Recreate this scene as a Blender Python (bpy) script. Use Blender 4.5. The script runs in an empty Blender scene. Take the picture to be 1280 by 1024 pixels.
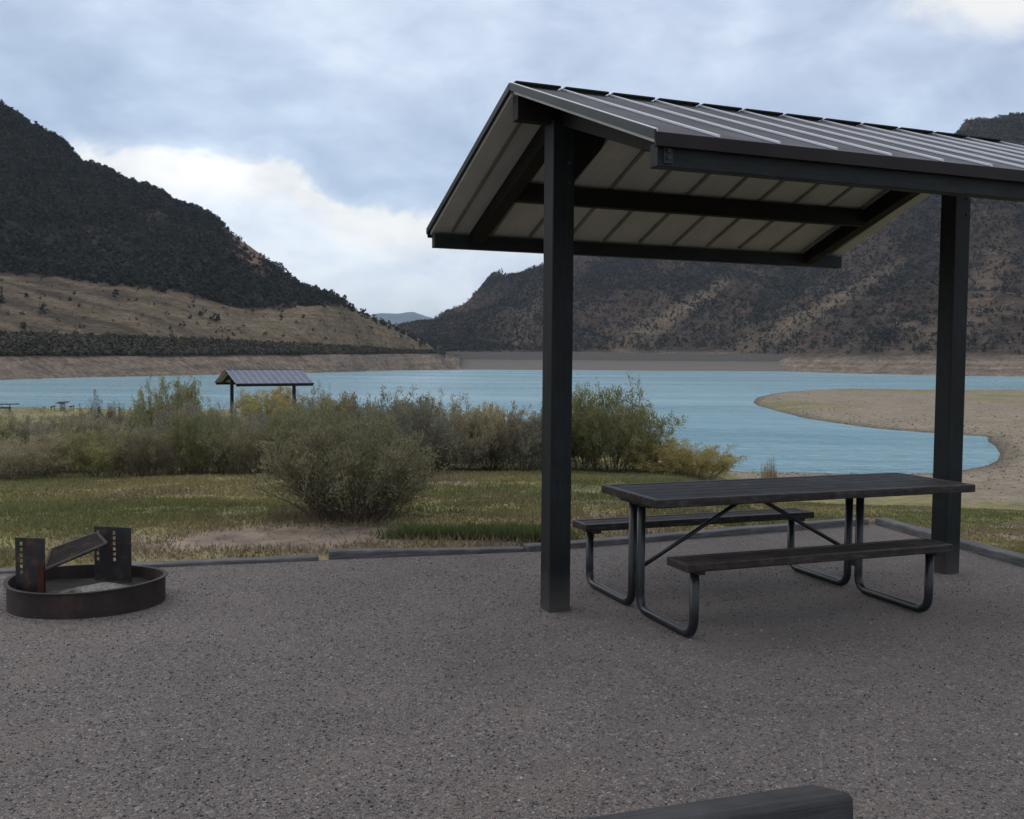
import bpy, math, random
import numpy as np
from mathutils import Vector, Matrix, Euler
R = math.radians
rng = np.random.default_rng(7)
random.seed(7)
sc = bpy.context.scene
col = sc.collection

# ------------------------------------------------------------------ camera
CAM_H, PITCH, ROLL, F = 1.587, 2.9745, 0.4193, 1204.77
cd = bpy.data.cameras.new('camera'); cam = bpy.data.objects.new('camera', cd); col.objects.link(cam)
cd.sensor_fit = 'HORIZONTAL'; cd.sensor_width = 36.0; cd.lens = F / 1280 * 36.0
cd.clip_start = 0.05; cd.clip_end = 30000
cam.matrix_world = Matrix.Translation((0, 0, CAM_H)) @ Euler((R(90 - PITCH), 0, 0)).to_matrix().to_4x4() @ Euler((0, 0, R(ROLL))).to_matrix().to_4x4()
sc.camera = cam

# ------------------------------------------------------------------ view, world, sun
sc.view_settings.view_transform = 'Standard'
sc.view_settings.look = 'None'
sc.view_settings.exposure = 0.0
sc.view_settings.gamma = 1.0
SUN_EL, SUN_AZ = 24.0, -62.0          # soft light from the left, behind thick cloud

class NT:
    """small helper to write node trees"""
    def __init__(s, tree): s.t = tree; tree.nodes.clear()
    def n(s, typ, **kw):
        nd = s.t.nodes.new(typ)
        for k, v in kw.items():
            if k == 'i':
                for kk, vv in v.items():
                    if isinstance(vv, bpy.types.NodeSocket): s.t.links.new(vv, nd.inputs[kk])
                    else: nd.inputs[kk].default_value = vv
            else: setattr(nd, k, v)
        return nd
    def math(s, op, a, b=0.0, c=None, clamp=False):
        nd = s.n('ShaderNodeMath', operation=op, use_clamp=clamp)
        for k, v in enumerate((a, b) if c is None else (a, b, c)):
            if isinstance(v, bpy.types.NodeSocket): s.t.links.new(v, nd.inputs[k])
            else: nd.inputs[k].default_value = v
        return nd.outputs[0]
    def ramp(s, fac, stops, interp='LINEAR'):
        nd = s.n('ShaderNodeValToRGB', i={'Fac': fac}); cr = nd.color_ramp; cr.interpolation = interp
        while len(cr.elements) < len(stops): cr.elements.new(0.5)
        for e, (p, c) in zip(cr.elements, stops):
            e.position = p; e.color = (c[0], c[1], c[2], 1) if hasattr(c, '__len__') else (c, c, c, 1)
        return nd.outputs[0]
    def mix(s, fac, a, b, blend='MIX'):
        nd = s.n('ShaderNodeMix', data_type='RGBA', blend_type=blend)
        for k, v in ((0, fac), (6, a), (7, b)):
            if isinstance(v, bpy.types.NodeSocket): s.t.links.new(v, nd.inputs[k])
            else: nd.inputs[k].default_value = v if not hasattr(v, '__len__') else (v[0], v[1], v[2], 1)
        return nd.outputs[2]
    def noise(s, vec, scale, detail=4, rough=0.55, dist=0.0):
        nd = s.n('ShaderNodeTexNoise', i={'Scale': scale, 'Detail': detail, 'Roughness': rough, 'Distortion': dist})
        if vec is not None: s.t.links.new(vec, nd.inputs['Vector'])
        return nd.outputs[0]

w = bpy.data.worlds.new('World'); sc.world = w; w.use_nodes = True
nt = NT(w.node_tree)
STR = 0.1
tc = nt.n('ShaderNodeTexCoord').outputs['Generated']
sep = nt.n('ShaderNodeSeparateXYZ', i={0: tc})
dx, dy, dz = sep.outputs
az = nt.math('ARCTAN2', dx, dy)
el = nt.math('ARCSINE', nt.math('MAXIMUM', nt.math('MINIMUM', dz, 1.0), -1.0))
sky = nt.n('ShaderNodeTexSky', sky_type='NISHITA'); sky.sun_disc = False
sky.sun_elevation = R(SUN_EL); sky.sun_rotation = R(SUN_AZ)
# cloud-space coordinates: azimuth / elevation, stretched sideways
def cvec(sx, sy, off):
    return nt.n('ShaderNodeCombineXYZ', i={0: nt.math('MULTIPLY', az, sx), 1: nt.math('MULTIPLY', el, sy), 2: off}).outputs[0]
n_edge = nt.noise(cvec(9, 12, 3.1), 1.0, 7, 0.6, 0.3)
n_big = nt.noise(cvec(5, 9, 8.3), 1.0, 4, 0.5, 0.4)
n_mid = nt.noise(cvec(9, 19, 1.7), 1.0, 6, 0.55, 0.5)
n_fin = nt.noise(cvec(20, 42, 5.2), 1.0, 5, 0.55, 0.6)
# lower edge of the cloud deck: steps down towards the right
step = nt.n('ShaderNodeMapRange', interpolation_type='SMOOTHSTEP', i={'Value': az, 'From Min': -0.235, 'From Max': -0.155, 'To Min': 0.194, 'To Max': 0.152}).outputs[0]
eb = nt.math('ADD', step, nt.math('MULTIPLY', nt.math('SUBTRACT', n_edge, 0.5), 0.085))
t = nt.math('SUBTRACT', el, eb)
tt = nt.math('MULTIPLY_ADD', t, 1.0, 0.25)
base = nt.ramp(tt, [(0.0, (1.15, 1.16, 1.17)), (0.14, (.94, 1.0, 1.09)), (0.19, (.84, .92, 1.04)), (0.228, (1.0, 1.0, 1.0)), (0.2465, (.97, .99, 1.0)),
                    (0.257, (.60, .72, .90)), (0.275, (.48, .60, .80)), (0.32, (.53, .65, .83)), (0.38, (.63, .73, .90)), (0.6, (.62, .70, .86)), (0.8, (.95, .93, .92)), (1.0, (1.0, .97, .94))])
shade = nt.ramp(nt.math('ADD', nt.math('MULTIPLY', n_big, 0.62), nt.math('ADD', nt.math('MULTIPLY', n_mid, 0.28), nt.math('MULTIPLY', n_fin, 0.10))),
                [(0.32, (.66, .69, .75)), (0.45, (.88, .90, .93)), (0.53, (1.05, 1.05, 1.04)), (0.66, (1.34, 1.30, 1.20))])
cl = nt.mix(1.0, base, shade, 'MULTIPLY')
# a bright break in the cloud high on the right
da = nt.math('SUBTRACT', az, 0.47); de = nt.math('SUBTRACT', el, 0.335)
rr = nt.math('SQRT', nt.math('ADD', nt.math('MULTIPLY', da, da), nt.math('MULTIPLY', nt.math('MULTIPLY', de, de), 9.0)))
brk = nt.n('ShaderNodeMapRange', interpolation_type='SMOOTHSTEP', i={'Value': nt.math('ADD', rr, nt.math('MULTIPLY', nt.math('SUBTRACT', n_edge, .5), .22)), 'From Min': 0.05, 'From Max': 0.13, 'To Min': 0.9, 'To Max': 0.0}).outputs[0]
cl = nt.mix(brk, cl, (1.0, .99, .97))
cl10 = nt.mix(1.0, cl, (1.06 / STR,) * 3, 'MULTIPLY')
fin = nt.mix(0.93, sky.outputs[0], cl10)
bg = nt.n('ShaderNodeBackground', i={'Color': fin, 'Strength': STR})
nt.n('ShaderNodeOutputWorld', i={'Surface': bg.outputs[0]})

sl = bpy.data.lights.new('sun', 'SUN'); sl.energy = 0.8; sl.angle = R(50); sl.color = (1.0, 0.96, 0.9)
so = bpy.data.objects.new('sun', sl); col.objects.link(so)
so.rotation_euler = (R(90 - SUN_EL), 0, R(180 - SUN_AZ))

# ------------------------------------------------------------------ numeric helpers
_tab = np.random.default_rng(3).random((256, 256))
def vnoise(x, y):
    xi = np.floor(x).astype(int); yi = np.floor(y).astype(int); fx = x - xi; fy = y - yi
    fx = fx * fx * (3 - 2 * fx); fy = fy * fy * (3 - 2 * fy)
    a = _tab[xi % 256, yi % 256]; b = _tab[(xi + 1) % 256, yi % 256]; c = _tab[xi % 256, (yi + 1) % 256]; d = _tab[(xi + 1) % 256, (yi + 1) % 256]
    return (a * (1 - fx) + b * fx) * (1 - fy) + (c * (1 - fx) + d * fx) * fy
def fbm(x, y, o=5, g=0.5):
    s = 0; a = 1; n = 0
    for k in range(o):
        s = s + a * vnoise(x * 2 ** k + 17.3 * k, y * 2 ** k + 9.1 * k); n += a; a *= g
    return s / n
def sstep(a, b, x):
    t = np.clip((x - a) / (b - a), 0, 1); return t * t * (3 - 2 * t)
def ray(px, py):
    """unit-depth world direction through a photo point (1280 x 1024)"""
    x = (px - 640.0) / F; y = (py - 512.0) / F; c, s = math.cos(R(ROLL)), math.sin(R(ROLL))
    X = x * c + y * s; Y = -x * s + y * c
    cp, sp = math.cos(R(PITCH)), math.sin(R(PITCH))
    return np.array([X, cp - Y * sp * 1.0, -sp - Y * cp]) if np.isscalar(px) else np.stack([X, cp - Y * sp, -sp - Y * cp], -1)
def on_z(px, py, z):
    d = ray(px, py); k = (z - CAM_H) / d[2]; return np.array([d[0] * k, d[1] * k, z])
def at_d(px, py, dist):
    d = ray(px, py); k = dist / d[1]; return np.array([d[0] * k, dist, CAM_H + d[2] * k])

# ------------------------------------------------------------------ mesh helpers
class MB:
    def __init__(s): s.v = []; s.f = []; s.m = []
    def add(s, vs, fs, mi=0):
        o = len(s.v); s.v += [tuple(v) for v in vs]; s.f += [tuple(i + o for i in f) for f in fs]; s.m += [mi] * len(fs)
    def box(s, c, size, rot=None, mi=0):
        hx, hy, hz = [q / 2 for q in size]; vs = []
        for z in (-hz, hz):
            for x, y in ((-hx, -hy), (hx, -hy), (hx, hy), (-hx, hy)):
                p = Vector((x, y, z))
                if rot is not None: p = rot @ p
                vs.append(p + Vector(c))
        s.add(vs, [(3, 2, 1, 0), (4, 5, 6, 7), (0, 1, 5, 4), (1, 2, 6, 5), (2, 3, 7, 6), (3, 0, 4, 7)], mi)
    def hexa(s, p, mi=0):          # 8 corners: bottom ring, top ring
        s.add(p, [(3, 2, 1, 0), (4, 5, 6, 7), (0, 1, 5, 4), (1, 2, 6, 5), (2, 3, 7, 6), (3, 0, 4, 7)], mi)
    def tube(s, pts, r, n=10, cap=True):
        pts = [Vector(p) for p in pts]; rs = r if hasattr(r, '__len__') else [r] * len(pts)
        t0 = (pts[1] - pts[0]).normalized(); up = Vector((0, 0, 1)) if abs(t0.z) < .9 else Vector((1, 0, 0))
        nx = t0.cross(up).normalized(); vs = []
        for i, p in enumerate(pts):
            a = pts[max(i - 1, 0)]; b = pts[min(i + 1, len(pts) - 1)]; tt = (b - a).normalized()
            nx = (nx - tt * nx.dot(tt)).normalized(); ny = tt.cross(nx)
            for k in range(n):
                q = 2 * math.pi * k / n; vs.append(p + (nx * math.cos(q) + ny * math.sin(q)) * rs[i])
        fs = [(i * n + k, i * n + (k + 1) % n, (i + 1) * n + (k + 1) % n, (i + 1) * n + k) for i in range(len(pts) - 1) for k in range(n)]
        if cap: fs += [tuple(range(n - 1, -1, -1)), tuple((len(pts) - 1) * n + k for k in range(n))]
        s.add(vs, fs)
    def build(s, name, mats, parent=None, bevel=0.0, smooth=False):
        me = bpy.data.meshes.new(name); me.from_pydata(s.v, [], s.f)
        mats = mats if isinstance(mats, (list, tuple)) else [mats]
        for m in mats: me.materials.append(m)
        me.polygons.foreach_set('material_index', s.m)
        if smooth: me.polygons.foreach_set('use_smooth', [True] * len(s.f))
        me.update(); o = bpy.data.objects.new(name, me); col.objects.link(o)
        if parent: o.parent = parent
        if bevel:
            b = o.modifiers.new('bevel', 'BEVEL'); b.width = bevel; b.segments = 2; b.limit_method = 'ANGLE'; b.angle_limit = R(40)
        return o
def np_mesh(name, V, Fc, k, mat, colors=None, smooth=False, link=True, parent=None):
    """V (n,3), Fc (m,k) -> one mesh"""
    me = bpy.data.meshes.new(name); V = np.asarray(V, np.float32); Fc = np.asarray(Fc, np.int32)
    me.vertices.add(len(V)); me.vertices.foreach_set('co', V.ravel())
    me.loops.add(Fc.size); me.loops.foreach_set('vertex_index', Fc.ravel())
    me.polygons.add(len(Fc)); me.polygons.foreach_set('loop_start', np.arange(len(Fc), dtype=np.int32) * k)
    me.polygons.foreach_set('loop_total', np.full(len(Fc), k, np.int32))
    if smooth: me.polygons.foreach_set('use_smooth', np.ones(len(Fc), bool))
    if colors is not None:
        a = me.color_attributes.new('Col', 'FLOAT_COLOR', 'POINT')
        a.data.foreach_set('color', np.concatenate([colors, np.ones((len(V), 1))], 1).astype(np.float32).ravel())
    me.materials.append(mat); me.update(); me.validate()
    if not link: return me
    o = bpy.data.objects.new(name, me); col.objects.link(o)
    if parent: o.parent = parent
    return o
def tag(o, label=None, cat=None, group=None, kind=None):
    if label: o['label'] = label
    if cat: o['category'] = cat
    if group: o['group'] = group
    if kind: o['kind'] = kind
    return o
def empty(name, loc, rz=0.0):
    o = bpy.data.objects.new(name, None); o.empty_display_size = 0.2; col.objects.link(o)
    o.location = loc; o.rotation_euler = (0, 0, rz); return o
def copy_tree(o, parent=None):
    c = o.copy(); col.objects.link(c); c.parent = parent
    for ch in list(o.children): copy_tree(ch, c)
    return c

# ------------------------------------------------------------------ materials
def mat(name, fn):
    m = bpy.data.materials.new(name); m.use_nodes = True; n = NT(m.node_tree)
    bs = n.n('ShaderNodeBsdfPrincipled'); out = n.n('ShaderNodeOutputMaterial', i={0: bs.outputs[0]})
    fn(n, bs); return m
def setc(n, bs, c):
    if isinstance(c, bpy.types.NodeSocket): n.t.links.new(c, bs.inputs['Base Color'])
    else: bs.inputs['Base Color'].default_value = (*c, 1)
def bump(n, bs, h, strength=0.3, dist=0.01):
    b = n.n('ShaderNodeBump', i={'Height': h, 'Strength': strength, 'Distance': dist}); n.t.links.new(b.outputs[0], bs.inputs['Normal'])
def objc(n): return n.n('ShaderNodeTexCoord').outputs['Object']
def scaled(n, v, s):
    return n.n('ShaderNodeMapping', i={'Vector': v, 'Scale': s}).outputs[0]

def m_painted(c1, c2, rough=0.5, grain=(30, 30, 2), bs_=0.25, spec=.18):
    def fn(n, bs):
        o = objc(n); a = n.noise(scaled(n, o, grain), 3, 6, .6); b = n.noise(o, 3.5, 5, .6)
        k = n.math('ADD', n.math('MULTIPLY', a, .5), n.math('MULTIPLY', b, .5))
        setc(n, bs, n.ramp(k, [(.35, c1), (.62, c2), (.75, tuple(min(1, q * 1.5) for q in c2))]))
        bs.inputs['Roughness'].default_value = rough; bs.inputs['Specular IOR Level'].default_value = spec
        bump(n, bs, a, bs_, .004)
    return fn
M = {}
def f_post(n, bs):
    o = objc(n); a = n.noise(scaled(n, o, (30, 30, 2)), 3, 6, .6); b = n.noise(o, 4.5, 6, .65)
    k = n.math('ADD', n.math('MULTIPLY', a, .5), n.math('MULTIPLY', b, .5))
    c = n.ramp(k, [(.35, (.007, .009, .010)), (.6, (.016, .020, .022)), (.74, (.034, .038, .038))])
    z = n.n('ShaderNodeSeparateXYZ', i={0: o}).outputs[2]
    d = n.math('MULTIPLY', n.n('ShaderNodeMapRange', i={'Value': n.math('ADD', z, n.math('MULTIPLY', b, -.22)), 'From Min': -.10, 'From Max': .16, 'To Min': .7, 'To Max': 0.0}).outputs[0], 1.0)
    setc(n, bs, n.mix(d, c, (.075, .068, .062))); bs.inputs['Roughness'].default_value = .5; bs.inputs['Specular IOR Level'].default_value = .2
    bump(n, bs, a, .3, .004)
M['post'] = mat('dark_green_painted_timber', f_post)
M['beam'] = mat('dark_painted_beam', m_painted((.009, .011, .011), (.022, .026, .025), .55, (2, 30, 30)))
M['rafter'] = mat('dark_brown_rafter', m_painted((.007, .006, .006), (.015, .013, .012), .65, (2, 30, 30)))
M['trim'] = mat('dark_brown_metal_trim', m_painted((.011, .008, .008), (.021, .016, .016), .45, (1, 1, 1), .03))
M['rake'] = mat('grey_green_metal_trim', m_painted((.022, .028, .031), (.038, .045, .048), .42, (1, 1, 1), .03))
def f_roof(n, bs):
    o = objc(n); a = n.noise(scaled(n, o, (14, 1.5, 1)), 2, 5, .6); b = n.noise(o, 2.2, 4, .6)
    k = n.math('ADD', n.math('MULTIPLY', a, .5), n.math('MULTIPLY', b, .5))
    setc(n, bs, n.ramp(k, [(.35, (.013, .010, .015)), (.65, (.028, .022, .032))]))
    n.t.links.new(n.ramp(b, [(.3, .38), (.7, .55)]), bs.inputs['Roughness']); bs.inputs['Specular IOR Level'].default_value = .16
    bump(n, bs, n.noise(o, 5, 2), .05, .02)
M['roof'] = mat('brown_standing_seam_metal', f_roof)
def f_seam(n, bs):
    o = objc(n); setc(n, bs, (.56, .60, .67)); bs.inputs['Metallic'].default_value = .35; bs.inputs['Roughness'].default_value = .35  # pale base colour stands for the sky glint along the seams
M['seam'] = mat('roof_seam_metal_painted_glint', f_seam)
M['groove'] = mat('grey_soffit_rib', m_painted((.16, .155, .145), (.22, .215, .20), .6, (1, 1, 1), .03))
M['under'] = mat('pale_roof_underside', m_painted((.45, .445, .42), (.54, .535, .51), .6, (10, 1, 1), .03))
M['steel'] = mat('galvanised_steel', m_painted((.25, .26, .27), (.4, .41, .42), .4, (1, 1, 1), .05))
M['tube'] = mat('black_enamelled_tube', m_painted((.006, .0065, .008), (.015, .017, .020), .36, (4, 4, 4), .12, .45))
def f_plank(n, bs):
    o = objc(n); a = n.noise(scaled(n, o, (1.5, 40, 10)), 2.5, 7, .62); b = n.noise(o, 6, 6, .65)
    k = n.math('ADD', n.math('MULTIPLY', a, .45), n.math('MULTIPLY', b, .55))
    setc(n, bs, n.ramp(k, [(.36, (.007, .005, .0045)), (.52, (.018, .0135, .012)), (.66, (.055, .042, .036))]))
    n.t.links.new(n.ramp(b, [(.3, .5), (.7, .7)]), bs.inputs['Roughness']); bs.inputs['Specular IOR Level'].default_value = .22
    bump(n, bs, k, .5, .010)
M['plank'] = mat('dark_brown_table_board', f_plank)
def f_rim(n, bs):
    o = objc(n); a = n.noise(scaled(n, o, (2, 12, 12)), 3.5, 8, .68); b = n.noise(o, 16, 5, .65)
    k = n.math('ADD', n.math('MULTIPLY', a, .6), n.math('MULTIPLY', b, .4))
    setc(n, bs, n.ramp(k, [(.36, (.010, .007, .0065)), (.5, (.026, .019, .017)), (.60, (.060, .048, .043)), (.72, (.12, .105, .10))]))
    bs.inputs['Roughness'].default_value = .5; bs.inputs['Specular IOR Level'].default_value = .35; bump(n, bs, k, .4, .006)
M['rim'] = mat('worn_dark_brown_edge', f_rim)
def f_log(n, bs):
    o = objc(n); a = n.noise(scaled(n, o, (2, 30, 30)), 2.0, 7, .65); b = n.noise(o, 5, 5, .6)
    k = n.math('ADD', n.math('MULTIPLY', a, .6), n.math('MULTIPLY', b, .4))
    setc(n, bs, n.ramp(k, [(.32, (.030, .028, .027)), (.5, (.095, .094, .098)), (.7, (.20, .20, .21))]))
    bs.inputs['Roughness'].default_value = .75; bump(n, bs, a, .6, .01)
M['log'] = mat('weathered_grey_timber', f_log)
M['stop'] = mat('dark_blue_grey_painted_timber', m_painted((.034, .034, .037), (.070, .071, .077), .7, (2, 30, 30), .8))
def f_rust(n, bs):
    o = objc(n); a = n.noise(o, 9, 8, .65); b = n.noise(o, 40, 4, .6)
    k = n.math('ADD', n.math('MULTIPLY', a, .75), n.math('MULTIPLY', b, .25))
    setc(n, bs, n.ramp(k, [(.36, (.008, .007, .007)), (.50, (.019, .011, .009)), (.60, (.040, .018, .013)), (.74, (.11, .045, .027))]))
    bs.inputs['Roughness'].default_value = .7; bump(n, bs, b, .3, .003)
M['rust'] = mat('rusty_blackened_steel', f_rust)
M['orange_rust'] = mat('orange_rusted_steel', m_painted((.035, .014, .010), (.095, .036, .020), .8, (6, 6, 6), .3))
def f_soot(n, bs):
    o = objc(n); a = n.noise(o, 14, 7, .65)
    setc(n, bs, n.ramp(a, [(.35, (.007, .007, .008)), (.52, (.018, .014, .014)), (.60, (.045, .022, .016)), (.72, (.11, .05, .03))]))
    bs.inputs['Roughness'].default_value = .6; bump(n, bs, a, .2, .003)
M['soot'] = mat('sooty_black_steel', f_soot)
def f_ash(n, bs):
    o = objc(n); a = n.noise(o, 8, 8, .7); b = n.noise(o, 60, 3, .6)
    d = n.n('ShaderNodeVectorMath', operation='LENGTH', i={0: n.n('ShaderNodeMapping', vector_type='POINT', i={'Vector': o, 'Location': (-.3, .34, 0), 'Scale': (3.0, 5.5, 0)}).outputs[0]}).outputs['Value']
    pile = n.n('ShaderNodeMapRange', i={'Value': d, 'From Min': .3, 'From Max': 1.15, 'To Min': .17, 'To Max': -.12}).outputs[0]
    kk = n.math('ADD', n.math('ADD', n.math('MULTIPLY', a, .6), n.math('MULTIPLY', b, .4)), pile)
    setc(n, bs, n.ramp(kk, [(.40, (.010, .010, .010)), (.52, (.035, .033, .032)), (.68, (.24, .235, .23))]))
    bs.inputs['Roughness'].default_value = .95; bump(n, bs, a, .8, .04)
M['ash'] = mat('grey_ash', f_ash)
def f_gravel(n, bs):
    o = objc(n)
    v1 = n.n('ShaderNodeTexVoronoi', feature='F1', i={'Scale': 115.0, 'Vector': o}); v2 = n.n('ShaderNodeTexVoronoi', feature='F1', i={'Scale': 62.0, 'Vector': o})
    s1 = n.n('ShaderNodeSeparateColor', i={0: v1.outputs['Color']}); s2 = n.n('ShaderNodeSeparateColor', i={0: v2.outputs['Color']})
    c1 = n.ramp(s1.outputs[0], [(0, (.07, .065, .066)), (.3, (.13, .122, .122)), (.6, (.18, .165, .160)), (.8, (.22, .185, .175)), (.93, (.26, .25, .25)), (1, (.42, .41, .40))])
    c2 = n.ramp(s2.outputs[0], [(0, (.09, .085, .085)), (.5, (.17, .158, .155)), (.85, (.21, .18, .17)), (1, (.33, .32, .31))])
    sel = n.ramp(s2.outputs[1], [(.72, 0), (.74, 1)])
    c = n.mix(sel, c1, c2)
    big = n.noise(o, .45, 5, .6); med = n.noise(o, 2.2, 5, .6)
    c = n.mix(1, c, n.ramp(big, [(.3, (.80, .78, .785)), (.55, (.93, .88, .87)), (.72, (1.05, .98, .95))]), 'MULTIPLY')
    dust = n.ramp(med, [(.45, 0), (.75, .55)])
    c = n.mix(dust, c, (.165, .143, .128))
    c = n.mix(.22, c, (.148, .136, .136))
    fine = n.noise(o, 160, 3, .7); c = n.mix(1, c, n.ramp(fine, [(.3, (.58, .58, .60)), (.7, (1.45, 1.43, 1.40))]), 'MULTIPLY')
    worn = n.n('ShaderNodeVectorMath', operation='LENGTH', i={0: n.n('ShaderNodeMapping', i={'Vector': o, 'Location': (-1.9 * .55, -6.2 * .85, 0), 'Scale': (.55, .85, 0)}).outputs[0]}).outputs['Value']
    wm_ = n.math('ADD', worn, n.math('MULTIPLY', n.math('SUBTRACT', n.noise(o, 1.4, 6, .65), .5), 1.6))
    c = n.mix(n.n('ShaderNodeMapRange', interpolation_type='SMOOTHSTEP', i={'Value': wm_, 'From Min': .35, 'From Max': 1.15, 'To Min': .62, 'To Max': 0.0}).outputs[0], c, (.146, .124, .108))
    c = n.mix(1, c, n.ramp(n.noise(o, 1.1, 7, .68, .4), [(.34, (.88, .88, .89)), (.5, (1, 1, 1)), (.68, (1.12, 1.11, 1.10))]), 'MULTIPLY')
    setc(n, bs, c); bs.inputs['Roughness'].default_value = .92
    h = n.math('ADD', n.math('MULTIPLY', v1.outputs['Distance'], -1.0), n.math('MULTIPLY', n.noise(o, 25, 3), .8))
    bump(n, bs, h, .7, .012)
M['gravel'] = mat('crushed_stone_gravel', f_gravel)
def f_attr(scale, lo, hi, rough=.95, bscale=None, bstr=.5, bdist=.05, rnd=0.0):
    def fn(n, bs):
        a = n.n('ShaderNodeAttribute', attribute_name='Col').outputs[0]; o = objc(n)
        k = n.noise(o, scale, 6, .65)
        c = n.mix(1, a, n.ramp(k, [(.3, (lo,) * 3), (.7, (hi,) * 3)]), 'MULTIPLY')
        if rnd:
            r = n.n('ShaderNodeObjectInfo').outputs['Random']
            c = n.mix(1, c, n.ramp(r, [(0, (1 - rnd, 1 - rnd * .9, 1 - rnd)), (.5, (1, 1, 1)), (1, (1 + rnd, 1 + rnd * .8, 1 + rnd * .4))]), 'MULTIPLY')
        setc(n, bs, c); bs.inputs['Roughness'].default_value = rough
        bs.inputs['Specular IOR Level'].default_value = .2
        if bscale: bump(n, bs, n.noise(o, bscale, 5, .65), bstr, bdist)
    return fn
M['ground'] = mat('meadow_soil', f_attr(3.0, .55, 1.45, .95, 9, .6, .05))
def f_hill(n, bs):
    a = n.n('ShaderNodeAttribute', attribute_name='Col').outputs[0]; o = objc(n)
    k1 = n.noise(o, .10, 6, .7); k2 = n.noise(o, .55, 6, .75); k3 = n.noise(scaled(n, o, (.05, .05, .9)), 1, 4, .6)
    c = n.mix(1, a, n.ramp(k1, [(.3, (.66,) * 3), (.7, (1.34,) * 3)]), 'MULTIPLY')
    c = n.mix(1, c, n.ramp(k2, [(.32, (.45, .46, .48)), (.5, (1, 1, 1)), (.68, (1.5, 1.45, 1.4))]), 'MULTIPLY')
    c = n.mix(1, c, n.ramp(k3, [(.35, (.82,) * 3), (.65, (1.18,) * 3)]), 'MULTIPLY')
    setc(n, bs, c); bs.inputs['Roughness'].default_value = 1; bs.inputs['Specular IOR Level'].default_value = .1
    bump(n, bs, n.math('ADD', k1, n.math('MULTIPLY', k2, .4)), 1.0, 5.0)
M['hill'] = mat('hillside_soil', f_hill)
M['grass'] = mat('grass_blades', f_attr(.8, .8, 1.2, .8))
M['leaf'] = mat('shrub_leaves', f_attr(2.0, .8, 1.2, .8, rnd=.3))
def translucent(m, f):
    n = m.node_tree; bs = next(q for q in n.nodes if q.type == 'BSDF_PRINCIPLED'); out = next(q for q in n.nodes if q.type == 'OUTPUT_MATERIAL')
    tr = n.nodes.new('ShaderNodeBsdfTranslucent'); mx = n.nodes.new('ShaderNodeMixShader'); mx.inputs[0].default_value = f
    n.links.new(bs.inputs['Base Color'].links[0].from_socket, tr.inputs[0]); n.links.new(bs.outputs[0], mx.inputs[1]); n.links.new(tr.outputs[0], mx.inputs[2]); n.links.new(mx.outputs[0], out.inputs[0])
translucent(M['leaf'], .45); translucent(M['grass'], .35)
M['twig'] = mat('shrub_twigs', f_attr(6.0, .7, 1.3, .9, rnd=.1))
M['tree'] = mat('juniper_foliage', f_attr(.05, .7, 1.3, 1.0))
M['stone'] = mat('loose_stones', f_attr(60, .8, 1.2, .9))
M['dam'] = mat('dam_riprap', m_painted((.115, .105, .098), (.19, .175, .158), .95, (1, 1, 1), .3))
M['concrete'] = mat('grey_concrete', m_painted((.10, .10, .10), (.17, .165, .16), .9, (1, 1, 1), .3))
def f_water(n, bs):
    o = objc(n)
    setc(n, bs, n.ramp(n.noise(scaled(n, o, (.006, .02, 1)), 1.0, 5, .6, .5), [(.3, (.17, .37, .47)), (.5, (.25, .46, .57)), (.7, (.36, .57, .66))])); bs.inputs['Roughness'].default_value = .12; bs.inputs['IOR'].default_value = 1.33  # turquoise water, base colour lifted for sky reflection, ripple streaks painted in
    a = n.noise(scaled(n, o, (1.0, 1.6, 1)), 1.1, 5, .6, .6); b = n.noise(scaled(n, o, (.10, .22, 1)), 1.0, 4, .6, .4)
    bump(n, bs, n.math('ADD', n.math('MULTIPLY', a, .5), n.math('MULTIPLY', b, 1.6)), 1.0, .9)
    n.t.links.new(n.ramp(n.noise(scaled(n, o, (.008, .03, 1)), 1.0, 4, .6), [(.35, .10), (.7, .24)]), bs.inputs['Roughness'])
M['water'] = mat('lake_water', f_water)
def f_far(n, bs):
    o = objc(n); setc(n, bs, n.ramp(n.noise(o, .004, 6, .6), [(.3, (.03, .055, .09)), (.7, (.06, .09, .13))])); bs.inputs['Roughness'].default_value = 1  # forest colour with the blue of distant haze painted in
M['far'] = mat('distant_forest_haze_tint', f_far)
M['bark'] = mat('house_dark_wall', m_painted((.04, .038, .036), (.07, .066, .062), .8, (1, 1, 1), .1))

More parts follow.
